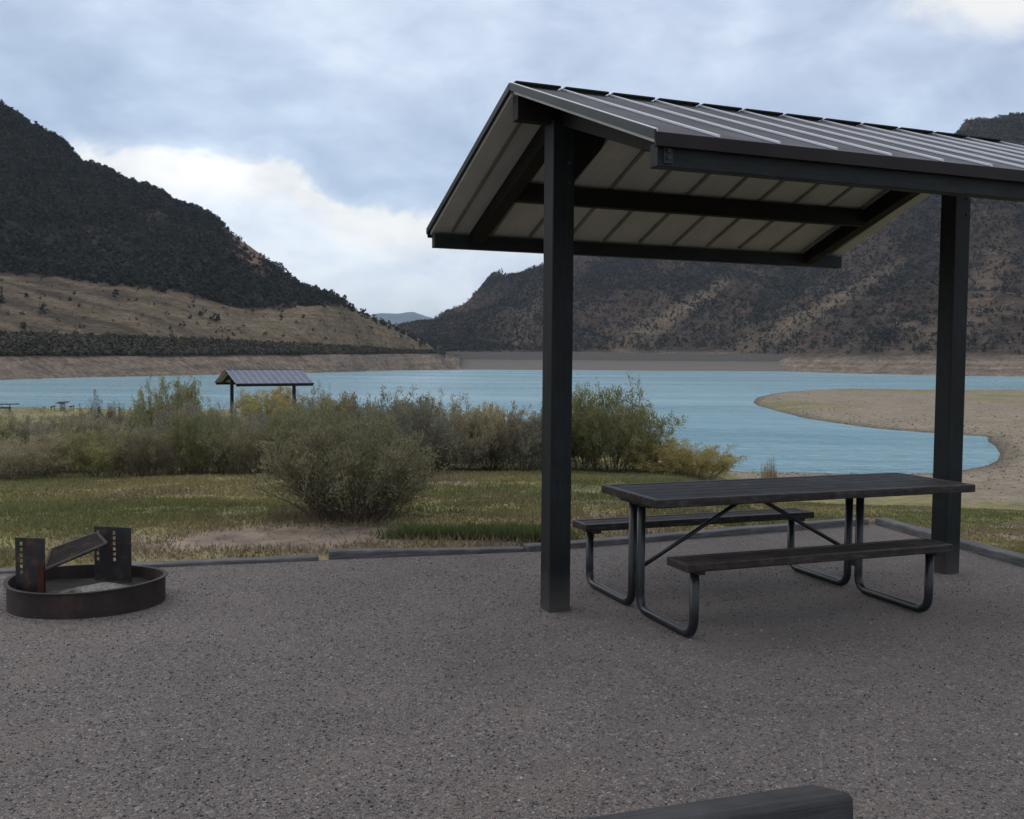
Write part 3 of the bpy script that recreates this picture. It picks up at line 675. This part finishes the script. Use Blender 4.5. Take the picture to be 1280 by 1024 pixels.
# ------------------------------------------------------------------ picnic table
TP, TTH = (1.8787, 6.4505), R(20.3215); TL, TW, TH_ = 2.46, .748, .76
FX = (-1.1544, .5329)
def bend(pts, r, n=6):
    """round the inner corners of a polyline"""
    out = [Vector(pts[0])]
    for i in range(1, len(pts) - 1):
        p = Vector(pts[i]); a = (Vector(pts[i - 1]) - p).normalized(); b = (Vector(pts[i + 1]) - p).normalized()
        for k in range(n + 1):
            t = k / n; out.append((p + a * r) * (1 - t) ** 2 + p * 2 * t * (1 - t) + (p + b * r) * t * t)
    return out + [Vector(pts[-1])]
def table():
    root = empty('picnic_table', (TP[0], TP[1], 0), TTH)
    tag(root, 'long dark brown picnic table with attached benches under the near shelter', 'picnic table')
    def slab(name, x0, x1, y0, y1, zt, t, inset):
        # rim plus a slightly sunken perforated middle
        m = MB(); rw = inset
        m.box(((x0 + x1) / 2, y0 + rw / 2, zt - t / 2), (x1 - x0, rw, t)); m.box(((x0 + x1) / 2, y1 - rw / 2, zt - t / 2), (x1 - x0, rw, t))
        m.box((x0 + rw / 2, (y0 + y1) / 2, zt - t / 2), (rw, y1 - y0 - 2 * rw - .001, t)); m.box((x1 - rw / 2, (y0 + y1) / 2, zt - t / 2), (rw, y1 - y0 - 2 * rw - .001, t))
        o = m.build(name, M['rim'], root, .006)
        k = MB(); n = max(2, round((y1 - y0 - 2 * rw) / .14)); bw = (y1 - y0 - 2 * rw) / n
        for i in range(n): k.box(((x0 + x1) / 2, y0 + rw + bw * (i + .5), zt - .004 - t * .35), (x1 - x0 - 2 * rw - .002, bw - .005, t * .7))
        k.build('boards', M['plank'], o, .003)
        return o
    slab('table_top', -TL / 2, TL / 2, -TW / 2, TW / 2, TH_, .052, .045)
    for sg in (-1, 1):
        y0, y1 = (.555, .785) if sg > 0 else (-.785, -.555)
        slab('bench_seat', FX[0] - .10, FX[1] + .10, y0, y1, .46, .048, .03)
    r = .027
    for x in FX:
        for sg in (-1, 1):
            m = MB(); P = [(x, sg * .055, TH_ - .055), (x, sg * .055, r), (x, sg * .70, r), (x, sg * .70, .41)]
            m.tube(bend(P, .10, 7), r, 12); m.build('leg_frame', M['tube'], root, smooth=True)
        c = MB(); c.box((x, 0, TH_ - .066), (.05, TW - .36, .024)); c.build('cross_bar', M['tube'], root)
        c = MB(); c.box((x, 0, .20), (.012, .075, .05)); c.build('joining_plate', M['tube'], root)
        for sg in (-1, 1):
            c = MB(); c.box((x, sg * .67, .402), (.045, .21, .018)); c.build('seat_bracket', M['tube'], root)
    xm = (FX[0] + FX[1]) / 2
    for x, sg in ((FX[0], 1), (FX[1], -1)):
        m = MB(); m.tube([(x + sg * .02, -.0, .27), (xm - sg * .02, -.0, TH_ - .06)], .0135, 10); m.build('diagonal_brace', M['tube'], root, smooth=True)
    return root
TB = table()

# ------------------------------------------------------------------ fire ring with grate
def fire_ring():
    c = np.array([(104 - 640) / F * 6.15, 6.15]); root = empty('fire_ring', (c[0], c[1], 0), 0)
    tag(root, 'low rusty steel fire ring with two upright plates holding a tilted cooking grate', 'fire ring')
    Rg, hh, t = .48, .162, .012; n = 64; m = MB(); vs = []
    prof = [(Rg, -.05), (Rg, hh - .006), (Rg + .016, hh - .004), (Rg + .016, hh + .002), (Rg - t, hh + .002), (Rg - t, -.05)]
    for k in range(n):
        a = 2 * math.pi * k / n; wob = 1 + .008 * math.sin(3 * a + 1) + .006 * math.sin(5 * a)
        for rr_, z in prof: vs.append((rr_ * wob * math.cos(a), .86 * rr_ * wob * math.sin(a), z + (.006 * math.sin(2 * a + 2) if z > 0 else 0)))
    q = len(prof); fs = [(k * q + j, ((k + 1) % n) * q + j, ((k + 1) % n) * q + j + 1, k * q + j + 1) for k in range(n) for j in range(q - 1)]
    m.add(vs, fs); m.build('ring_wall', M['rust'], root, smooth=False)
    # ash bed
    V = [(0, 0, .11)]; F_ = []
    for j in range(1, 9):
        for k in range(40):
            a = 2 * math.pi * k / 40; rr_ = (Rg - .012) * j / 8; V.append((rr_ * math.cos(a), .86 * rr_ * math.sin(a), .055 * math.exp(-((rr_ * math.cos(a) - .1) / .22) ** 2 - ((rr_ * math.sin(a) + .06) / .16) ** 2) + .055 + .05 * float(fbm(np.array(rr_ * math.cos(a) * 6 + 9), np.array(rr_ * math.sin(a) * 6 + 4), 4)) - .0 * j))
    F_ += [(0, 1 + k, 1 + (k + 1) % 40) for k in range(40)]
    for j in range(7): F_ += [(1 + j * 40 + k, 1 + (j + 1) * 40 + k, 1 + (j + 1) * 40 + (k + 1) % 40, 1 + j * 40 + (k + 1) % 40) for k in range(40)]
    m = MB(); m.add(V, F_); m.build('ash_bed', M['ash'], root, smooth=True)
    # plates
    ph = R(38); ax = Vector((math.cos(ph), math.sin(ph), 0)); tx = Vector((-math.sin(ph), math.cos(ph), 0))
    def plate(pos, width, z0, z1, slots, tdir):
        rot = Matrix((tdir, ax_n(tdir), Vector((0, 0, 1)))).transposed(); m = MB(); tk = .007
        xs = [-width / 2] + sum([[sx - .012, sx + .012] for sx in slots], []) + [width / 2]; zz = [z0]
        nh = 6; zs0 = z1 - .23
        hs = [(zs0 + i * .036, zs0 + i * .036 + .023) for i in range(nh)]
        def bx_(xa, xb, za, zb): m.box(Vector(pos) + rot @ Vector(((xa + xb) / 2, 0, (za + zb) / 2)), (xb - xa, tk, zb - za), rot)
        for i in range(len(xs) - 1):
            if i % 2 == 0: bx_(xs[i], xs[i + 1], z0, z1)
            else:
                zc = z0
                for ha, hb in hs: bx_(xs[i], xs[i + 1], zc, ha); zc = hb
                bx_(xs[i], xs[i + 1], zc, z1)
        m.build('side_plate', M['soot'], root)
        return rot
    def ax_n(td): return Vector((0, 0, 1)).cross(td)
    tl = Vector((math.cos(R(-8)), math.sin(R(-8)), 0)); tr = Vector((math.cos(R(-12)), math.sin(R(-12)), 0))
    pl_, pr_ = Vector((-.30, -.12, 0)), Vector((.068, .25, 0))
    plate(pl_, .20, .02, .44, (-.062,), tl); plate(pr_, .275, .0, .448, (-.112, .012), tr)
    # tilted grate of flat bars between the plates
    p0a, p0b = Vector((-.21, -.12, .235)), Vector((-.25, .06, .33)); p1a, p1b = Vector((.09, .11, .362)), Vector((-.03, .24, .408))
    fr = MB()
    for s_, e_ in ((p0a, p0b), (p1a, p1b), (p0a, p1a), (p0b, p1b)): fr.tube([s_, e_], .011, 6)
    g = fr.build('cooking_grate', M['soot'], root)
    br = MB()
    for i in range(1, 9):
        t_ = i / 9; br.tube([p0a.lerp(p0b, t_), p1a.lerp(p1b, t_)], .0058, 6)
    br.build('grate_bars', M['soot'], g)
    # rusty angle post standing at the left plate
    k = MB(); k.box((-.222, -.150, .13), (.040, .006, .30)); k.box((-.242, -.127, .13), (.006, .040, .30)); k.build('angle_bracket', M['orange_rust'], root)
fire_ring()

# ------------------------------------------------------------------ timbers round the pad
def timber(p0, p1, z0, z1, wd, label, cat, mt, group=None, name='edging_timber', side=1, bev=.012, jit=.004):
    p0, p1 = np.array(p0), np.array(p1); e = p1 - p0; ln = np.hypot(*e); e /= ln; nn = np.array([-e[1], e[0]]) * side
    root = bpy.data.objects; m = MB(); n = max(2, int(ln / .35)); vs = []
    for i in range(n + 1):
        x = i / n * ln; j = [random.uniform(-jit, jit) for _ in range(4)]
        vs += [(x, 0 + j[0], -.1), (x, wd + j[1], -.1), (x, wd + j[1], z0 + (z1 - z0) * i / n + j[2]), (x, 0 + j[0], z0 + (z1 - z0) * i / n + j[3])]
    fs = [(3, 2, 1, 0), (n * 4, n * 4 + 1, n * 4 + 2, n * 4 + 3)]
    for i in range(n): fs += [(i * 4 + k, i * 4 + (k + 1) % 4, i * 4 + 4 + (k + 1) % 4, i * 4 + 4 + k) for k in range(4)]
    if side < 0: vs = [(a, -b_, c) for a, b_, c in vs]; fs = [tuple(reversed(f)) for f in fs]
    m.add(vs, fs); o = m.build(name, mt, None, bev); o.location = (p0[0], p0[1], 0); o.rotation_euler = (0, 0, math.atan2(e[1], e[0]))
    return tag(o, label, cat, group)
G_T = 'timbers edging the gravel pad'
e397 = on_z(398, 701, 0)[:2]; e0 = on_z(-160, 724, 0)[:2]
timber(e0, e397, .018, .03, .12, 'low weathered timber behind the fire ring at the left gravel edge', 'timber', M['log'], G_T)
timber(on_z(411, 699, 0)[:2], on_z(655, 690, 0)[:2], .06, .028, .13, 'short grey timber left of the near post, below the bright green grass', 'timber', M['log'], G_T)
timber(on_z(661, 690, 0)[:2] , on_z(1086, 656, 0)[:2], .045, .06, .13, 'long grey timber behind the picnic table and its far bench', 'timber', M['log'], G_T)
timber(on_z(1093, 654.5, 0)[:2], on_z(1290, 712, 0)[:2], .055, .07, .14, 'grey timber running from the back corner past the right post', 'timber', M['log'], G_T)
def parking_stop():
    zt_ = .15; B, Fr = on_z(1012, 977, zt_)[:2], on_z(1068, 992, zt_)[:2]; e = on_z(727, 1019, zt_)[:2] - B; e /= np.linalg.norm(e); nn = np.array([-e[1], e[0]])
    w_ = float((Fr - B) @ nn); sk = float((Fr - B) @ e); o = MB(); L = 2.4; n = 16; V = []
    for i in range(n + 1):
        x = i / n * L
        j = [random.uniform(-.002, .002) for _ in range(4)]; s0 = 0 if i else 1
        V += [(x, -.012, -.06), (x + sk * s0, w_ + .012, -.06), (x + sk * s0, w_ + j[1], zt_ - .018), (x + sk * .9 * s0, w_ - .018, zt_ + j[2]), (x, .018, zt_ + j[3]), (x, 0 + j[0], zt_ - .018)]
    q = 6; Fs = [tuple(range(q - 1, -1, -1)), tuple(n * q + k for k in range(q))] + [(i * q + k, i * q + (k + 1) % q, i * q + q + (k + 1) % q, i * q + q + k) for i in range(n) for k in range(q)]
    o.add(V, Fs); ob = o.build('parking_stop', M['stop'], None, .006); ob.location = (B[0], B[1], 0); ob.rotation_euler = (0, 0, math.atan2(e[1], e[0]))
    tag(ob, 'dark blue-grey timber lying across the bottom edge, close beside the viewer', 'parking stop')
parking_stop()

# ------------------------------------------------------------------ shrubs
def bush_proto(seed, stems=85, leaf=5200, spread=.62, leafy=.45, lcol=(.085, .082, .046), tcol=(.075, .062, .052), upright=.5):
    g = np.random.default_rng(seed); tv, tf, tcx = [], [], []; tips = []
    def strand(p, d, L, r0, seg, bendy):
        pts = [p]; dd = d.copy()
        for i in range(seg):
            dd = dd + g.normal(size=3) * bendy + np.array([0, 0, upright * .12]); dd /= np.linalg.norm(dd); pts.append(pts[-1] + dd * L / seg)
        o = len(tv); k = len(pts); nx = np.cross(d, [0.3, .9, .2]); nx /= np.linalg.norm(nx); ny = np.cross(d, nx)
        sh = g.uniform(.6, 1.35); base = len(tvl)
        for i, q in enumerate(pts):
            rr_ = r0 * (1 - .75 * i / (k - 1))
            for a in (0, 2.1, 4.2): tvl.append(q + (nx * math.cos(a) + ny * math.sin(a)) * rr_); tcl.append(np.array(tcol) * sh)
        for i in range(k - 1):
            for j in range(3): tfl.append((base + i * 3 + j, base + i * 3 + (j + 1) % 3, base + i * 3 + 3 + (j + 1) % 3, base + i * 3 + 3 + j))
        return pts, dd
    tvl, tfl, tcl = [], [], []
    lobes = g.uniform(.75, 1.12, 9)
    for s in range(stems):
        a = g.uniform(0, 2 * math.pi); ti = spread * math.sqrt(g.random()) * 1.25
        lob = lobes[int(a / (2 * math.pi) * 9) % 9]
        d = np.array([math.sin(ti) * math.cos(a), math.sin(ti) * math.sin(a), math.cos(ti)]); p = np.array([math.cos(a), math.sin(a), 0]) * .34 * g.random() ** .7 ; p[2] = -.03
        L = lob * g.uniform(.76, 1.0) * (1.0 - .12 * ti)
        pts, _ = strand(p, d, L, .0055, 5, .09)
        for i in range(2, 6):
            for b in range(2):
                q = pts[i - 1] + (pts[i] - pts[i - 1]) * g.random(); dv = (pts[i] - pts[i - 1]); dv /= np.linalg.norm(dv)
                d2 = dv + g.normal(size=3) * .42; d2 /= np.linalg.norm(d2); sp, _ = strand(q, d2, g.uniform(.10, .26), .0026, 3, .12)
                tips += [(sp[k], (sp[k] - sp[k - 1])) for k in (2, 3, 3)]
        tips += [(pts[k], pts[k] - pts[k - 1]) for k in (4, 5, 5, 5)]
    T = np.array([t[0] for t in tips]); D = np.array([t[1] for t in tips]); D /= np.linalg.norm(D, axis=1, keepdims=True)
    h = T[:, 2]; wgt = np.clip((h - .04) / leafy, .08, 1) ; cdf = np.cumsum(wgt); cdf /= cdf[-1]
    ix = np.searchsorted(cdf, g.random(leaf)); P = T[ix] + g.normal(size=(leaf, 3)) * .028; dv = D[ix] + g.normal(size=(leaf, 3)) * .5 + np.array([0, 0, .25]); dv /= np.linalg.norm(dv, axis=1, keepdims=True)
    L = g.uniform(.020, .050, (leaf, 1)); sd = np.cross(dv, g.normal(size=(leaf, 3))); sd /= np.linalg.norm(sd, axis=1, keepdims=True); wv = g.uniform(.0048, .0088, (leaf, 1))
    V = np.stack([P - sd * wv * .4, P + dv * L * .5 - sd * wv, P + dv * L, P + dv * L * .5 + sd * wv], 1).reshape(-1, 3)
    tip_var = g.random((len(T), 1))[ix]
    cc = np.array(lcol) * (.6 + .55 * g.random((leaf, 1)) + .35 * tip_var); cc = cc + (np.array([.36, .29, .15]) - cc) * (.5 * (tip_var > .8) * np.clip(P[:, 2:3] * 1.3, 0, 1))
    me_l = np_mesh('foliage', V, np.arange(leaf * 4).reshape(-1, 4), 4, M['leaf'], np.repeat(cc, 4, 0), link=False)
    me_b = np_mesh('branches', np.array(tvl), np.array(tfl), 4, M['twig'], np.array(tcl), link=False)
    return me_b, me_l, max(.3, float(np.percentile(V[:, 2], 99.3))), float(np.percentile(np.abs(V[:, 0]), 95))
PROT = {
 'grey': [bush_proto(11, 95, 23000, .74, .4, (.275, .262, .195), (.150, .130, .115)), bush_proto(12, 85, 21000, .80, .4, (.235, .228, .178), (.140, .122, .11)), bush_proto(13, 105, 23000, .68, .45, (.32, .285, .19), (.155, .135, .115)), bush_proto(14, 110, 24000, .84, .35, (.225, .222, .178), (.14, .125, .11))],
 'olive': [bush_proto(21, 75, 25000, .66, .3, (.25, .255, .130), (.14, .12, .09)), bush_proto(22, 70, 23000, .60, .25, (.31, .28, .125), (.14, .12, .09))],
 'dark': [bush_proto(31, 170, 27000, .74, .9, (.265, .245, .155), (.105, .082, .072))],
 'dead': [bush_proto(41, 90, 900, .9, .9, (.24, .17, .13), (.21, .145, .115), .1)],
 'gold': [bush_proto(51, 60, 6500, .38, .5, (.30, .24, .11), (.25, .20, .115), .8)],
}
def shrub(kind, px, d, ytop, wpx, label, group=None, k=0, name='sagebrush'):
    me_b, me_l, hh, rr_ = PROT[kind][k % len(PROT[kind])]
    x = (px - 640) / F * d; z = float(ground_z(np.array([x]), np.array([d]))[0][0]); top = at_d(px, ytop, d)[2]
    sz = (top - z) / hh; sx = wpx / F * d / 2 / rr_
    root = empty(name, (x, d, z - .02), random.uniform(0, 6.28)); root.scale = (sx, sx * random.uniform(.9, 1.1), sz)
    tag(root, label, 'shrub', group)
    for nm, me in (('branches', me_b), ('foliage', me_l)):
        o = bpy.data.objects.new(nm, me); col.objects.link(o); o.parent = root
    return root
GB = 'shrubs in the dense band before the lake'; LB = 'grey-green sagebrush merging into the dense shrub band in front of the lake'
shrub('dark', 442, 9.35, 516, 205, 'large dark brush standing alone in the grass, nearest the gravel', None, 0, 'rabbitbrush')
shrub('dead', 372, 9.2, 622, 80, 'low brown dead brush at the left foot of the large dark bush', None, 0, 'dead_brush')
shrub('olive', 765, 17.6, 484, 118, 'tall olive bush right of the near post against the lake', None, 0, 'tall_bush')
shrub('olive', 728, 18.0, 500, 70, 'narrower olive bush half hidden behind the near post', None, 1, 'tall_bush')
shrub('olive', 806, 17.2, 532, 50, 'small olive bush at the right flank of the tall olive bush', None, 1, 'tall_bush')
shrub('olive', 868, 17.0, 550, 92, 'low yellow-green bush above the left end of the picnic table', None, 1, 'low_bush')
shrub('olive', 207, 22.0, 474, 74, 'tall rounded olive bush rising left of the far shelter', None, 0, 'tall_bush')
shrub('olive', 328, 56.0, 485, 70, 'yellowish bush seen under the roof of the far shelter', None, 1, 'tall_bush')
shrub('grey', 393, 30.0, 488, 36, 'small dark bush just right of the far shelter', None, 1)
shrub('gold', 962, 18.5, 577, 14, 'thin dry weed stalk at the water edge above the table', None, 0, 'dry_weed')
shrub('gold', 968, 18.0, 571, 10, 'taller dry weed stalk beside the thin one above the table', None, 0, 'dry_weed')
band = [  # px, dist, top, width
 (-60, 16.5, 522, 150), (22, 17.5, 521, 120), (35, 15.0, 545, 110), (98, 19, 516, 105), (130, 15.2, 536, 86), (134, 23, 500, 50), (182, 15.3, 534, 90), (228, 17, 506, 95),
 (262, 15.6, 516, 95), (300, 18, 509, 100), (318, 15.4, 526, 105), (356, 17.0, 511, 95), (392, 15.2, 510, 110), (420, 17.5, 498, 90), (462, 17, 494, 95), (500, 15.5, 496, 105),
 (540, 17.5, 500, 95), (570, 16.6, 506, 100), (612, 17.2, 506, 95), (650, 17.0, 512, 95), (684, 17.4, 520, 70), (490, 16.8, 505, 110), (-130, 18, 505, 130)]
for i, (a, b_, c_, d_) in enumerate(band): shrub('grey' if i % 4 else 'olive', a, b_, c_, d_, LB, GB, i)
back = [(20, 27, 519, 60), (75, 28, 518, 60), (160, 27, 510, 50), (250, 27, 504, 60), (290, 30, 508, 50), (435, 27, 502, 60), (520, 26, 505, 60), (590, 25, 509, 60)]
for i, (a, b_, c_, d_) in enumerate(back): shrub('olive' if i % 2 else 'grey', a, b_, c_, d_, LB, GB, i)

# ------------------------------------------------------------------ grass and loose stones
def grass():
    n = 420000; th = rng.uniform(R(-36), R(38), n); r = 7.0 + 17 * rng.random(n) ** 1.35
    x, y = r * np.sin(th), r * np.cos(th); z, s, pd = ground_z(x, y); c, dm, sm = ground_colors(x, y, s, pd)
    cl = fbm(x * 2.2, y * 2.2, 3); keep = (pd < -.16) & (rng.random(n) > np.clip(dm * .97 + sm * 1.2, 0, 1)) & (rng.random(n) < .45 + 1.2 * sstep(.3, .6, cl))
    tall = np.exp(-((x + .16) / .4) ** 2 - ((y - 8.3) / .25) ** 2) + .6 * np.exp(-((x + .9) / .2) ** 2 - ((y - 8.2) / .2) ** 2)
    x, y, z, c, tall, cl = [q[keep] for q in (x, y, z, c, tall, cl)]
    # extra tall green tufts along the timber
    m = 6500; xe = np.where(rng.random(m) < .25, rng.normal(-.80, .12, m), rng.normal(-.16, .30, m)); ye = 8.20 + np.abs(rng.normal(0, .20, m)); ze, se, pe = ground_z(xe, ye); k = (pe < -.15)
    xe, ye, ze = xe[k], ye[k], ze[k]; x = np.r_[x, xe]; y = np.r_[y, ye]; z = np.r_[z, ze]; tall = np.r_[tall, np.full(len(xe), 1.0)]; cl = np.r_[cl, np.full(len(xe), .5)]
    c = np.r_[c, np.array([.11, .135, .05]) * rng.uniform(.6, 1.3, (len(xe), 1))]; cl[-len(xe):] = fbm(xe * 5, ye * 5, 3) * 1.6 - .25
    n = len(x); h = (.016 + .036 * rng.random(n) ** 1.5) * (.6 + .9 * cl) + .085 * np.clip(tall, 0, 1) * rng.random(n)
    a = rng.uniform(0, 6.28, n); wd = .0035 + .004 * rng.random(n) + .00025 * np.hypot(x, y); lean = rng.normal(0, .45, (n, 2)) * h[:, None]
    V = np.stack([np.stack([x - np.cos(a) * wd, y - np.sin(a) * wd, z - .004], -1), np.stack([x + np.cos(a) * wd, y + np.sin(a) * wd, z - .004], -1), np.stack([x + lean[:, 0], y + lean[:, 1], z + h], -1)], 1)
    cc = c * (.75 + .6 * rng.random((n, 1))); dry = rng.random((n, 1)) < (.16 * (1 - np.clip(tall[:, None], 0, 1))); cc = np.where(dry, np.array([.17, .14, .085]) * (.7 + .5 * rng.random((n, 1))), cc)
    o = np_mesh('meadow_grass', V.reshape(-1, 3), np.arange(n * 3).reshape(-1, 3), 3, M['grass'], np.repeat(cc, 3, 0))
    tag(o, 'short patchy green and yellow grass between the gravel pad and the shrubs', 'grass', kind='stuff')
grass()
def stones():
    n = 60000; th = rng.uniform(R(-34), R(34), n); r = 2.6 + 5.2 * rng.random(n) ** 1.15
    x, y = r * np.sin(th), r * np.cos(th); pd = poly_sd(PAD, x, y); k = (pd > .03); x, y = x[k], y[k]; n = len(x)
    s = .0022 + .0050 * rng.random(n) ** 2.6
    oc = np.array([(1, 0, 0), (0, 1, 0), (-1, 0, 0), (0, -1, 0), (0, 0, .8), (0, 0, -.6)], float); fc = np.array([(0, 1, 4), (1, 2, 4), (2, 3, 4), (3, 0, 4), (1, 0, 5), (2, 1, 5), (3, 2, 5), (0, 3, 5)])
    a = rng.uniform(0, 6.28, n); rot = np.stack([np.stack([np.cos(a), -np.sin(a)], -1), np.stack([np.sin(a), np.cos(a)], -1)], 1)
    V = oc[None] * (s[:, None, None]) * rng.uniform(.6, 1.3, (n, 6, 3)); V[..., :2] = np.einsum('nij,nkj->nki', rot, V[..., :2]); V += np.stack([x, y, s * .25], -1)[:, None, :]
    pal = np.array([(.08, .075, .075), (.14, .13, .13), (.20, .18, .17), (.25, .20, .18), (.30, .29, .29), (.05, .048, .05), (.45, .44, .43)]); ci = rng.choice(7, n, p=[.22, .26, .2, .12, .09, .09, .02])
    C = np.repeat(pal[ci] * rng.uniform(.8, 1.2, (n, 1)), 6, 0)
    Fx = (np.arange(n)[:, None, None] * 6 + fc[None]).reshape(-1, 3)
    tag(np_mesh('loose_stones', V.reshape(-1, 3), Fx, 3, M['stone'], C), 'small loose grey and pinkish stones strewn over the gravel', 'gravel', kind='stuff')
stones()

def rocks(name, x, y, z, s, pal, label):
    n = len(x); oc = np.array([(1, 0, 0), (0, 1, 0), (-1, 0, 0), (0, -1, 0), (0, 0, .7), (0, 0, -.6)], float); fc = np.array([(0, 1, 4), (1, 2, 4), (2, 3, 4), (3, 0, 4), (1, 0, 5), (2, 1, 5), (3, 2, 5), (0, 3, 5)])
    V = oc[None] * s[:, None, None] * rng.uniform(.5, 1.3, (n, 6, 3)) + rng.normal(size=(n, 6, 3)) * s[:, None, None] * .15 + np.stack([x, y, z + s * .2], -1)[:, None, :]
    C = np.repeat(np.array(pal)[rng.integers(0, len(pal), n)] * rng.uniform(.7, 1.25, (n, 1)), 6, 0)
    tag(np_mesh(name, V.reshape(-1, 3), (np.arange(n)[:, None, None] * 6 + fc[None]).reshape(-1, 3), 3, M['stone'], C), label, 'stones', kind='stuff')
def shore_rocks():
    n = 60000; th = rng.uniform(R(11), R(36), n); r = 20 * (11.0 ** rng.random(n)); x, y = r * np.sin(th), r * np.cos(th); z, s, pd = ground_z(x, y); c, dm, sm = ground_colors(x, y, s, pd)
    k = (s > -.5) & (sm > .5) & (rng.random(n) < .12 + .6 * np.exp(-np.abs(s - 1) / 3)); x, y, z, r = x[k], y[k], z[k], r[k]
    rocks('shore_stones', x, y, z, (.015 + .075 * rng.random(len(x)) ** 4) * np.clip(r / 60, .5, 1.4), [(.20, .17, .14), (.25, .21, .17), (.32, .28, .24), (.14, .12, .10)], 'scattered stones lying on the bare sandy shore and spit')
shore_rocks()
def pebbles():
    n = 700; th = rng.uniform(R(-34), R(34), n); r = 2.7 + 5.0 * rng.random(n); x, y = r * np.sin(th), r * np.cos(th); k = poly_sd(PAD, x, y) > .05; x, y = x[k], y[k]
    rocks('pebbles', x, y, 0 * x, .005 + .007 * rng.random(len(x)) ** 3, [(.13, .12, .12), (.17, .155, .15), (.24, .21, .20), (.21, .165, .15), (.36, .35, .34)], 'larger loose pebbles strewn over the gravel pad')
pebbles()

# ------------------------------------------------------------------ far shelter and far tables
def place_copy(src, x, y, rz, label, name):
    c = copy_tree(src); z = float(ground_z(np.array([x]), np.array([y]))[0][0]); c.location = (x, y, z); c.rotation_euler = (0, 0, rz); c.name = name; c['label'] = label; return c
fs = place_copy(SH, (289.5 - 640) / F * 48.2, 48.2, R(33), 'small far-off picnic shelter rising above the shrubs by the lake', 'picnic_shelter')
fs.location.z = -2.27
M['roof_sky_sheen'] = mat('roof_metal_painted_sky_sheen', m_painted((.10, .115, .17), (.15, .17, .24), .42, (1, 1, 1), .03))  # same roof metal with bluish sky reflection put into its colour
for ch in fs.children:
    if ch.name.startswith('roof_panel'): ch.data = ch.data.copy(); ch.data.materials[0] = M['roof_sky_sheen']
t1 = place_copy(TB, (2 - 640) / F * 78, 78, R(24), 'far-off picnic table cut by the left edge of the view', 'picnic_table')
t2 = place_copy(TB, (78 - 640) / F * 76, 76, R(108), 'far-off picnic table seen end-on before the water at left', 'picnic_table')

# ------------------------------------------------------------------ air
hz = bpy.data.materials.new('thin_air'); hz.use_nodes = True; hn = NT(hz.node_tree)
pv = hn.n('ShaderNodeVolumePrincipled', i={'Color': (.66, .82, 1.0, 1), 'Density': 0.00010, 'Anisotropy': 0.0})
hn.n('ShaderNodeOutputMaterial', i={'Volume': pv.outputs[0]})
hb = MB(); hb.box((0, 300, 181), (19000, 19000, 380)); hbo = hb.build('haze', hz); tag(hbo, kind='stuff')
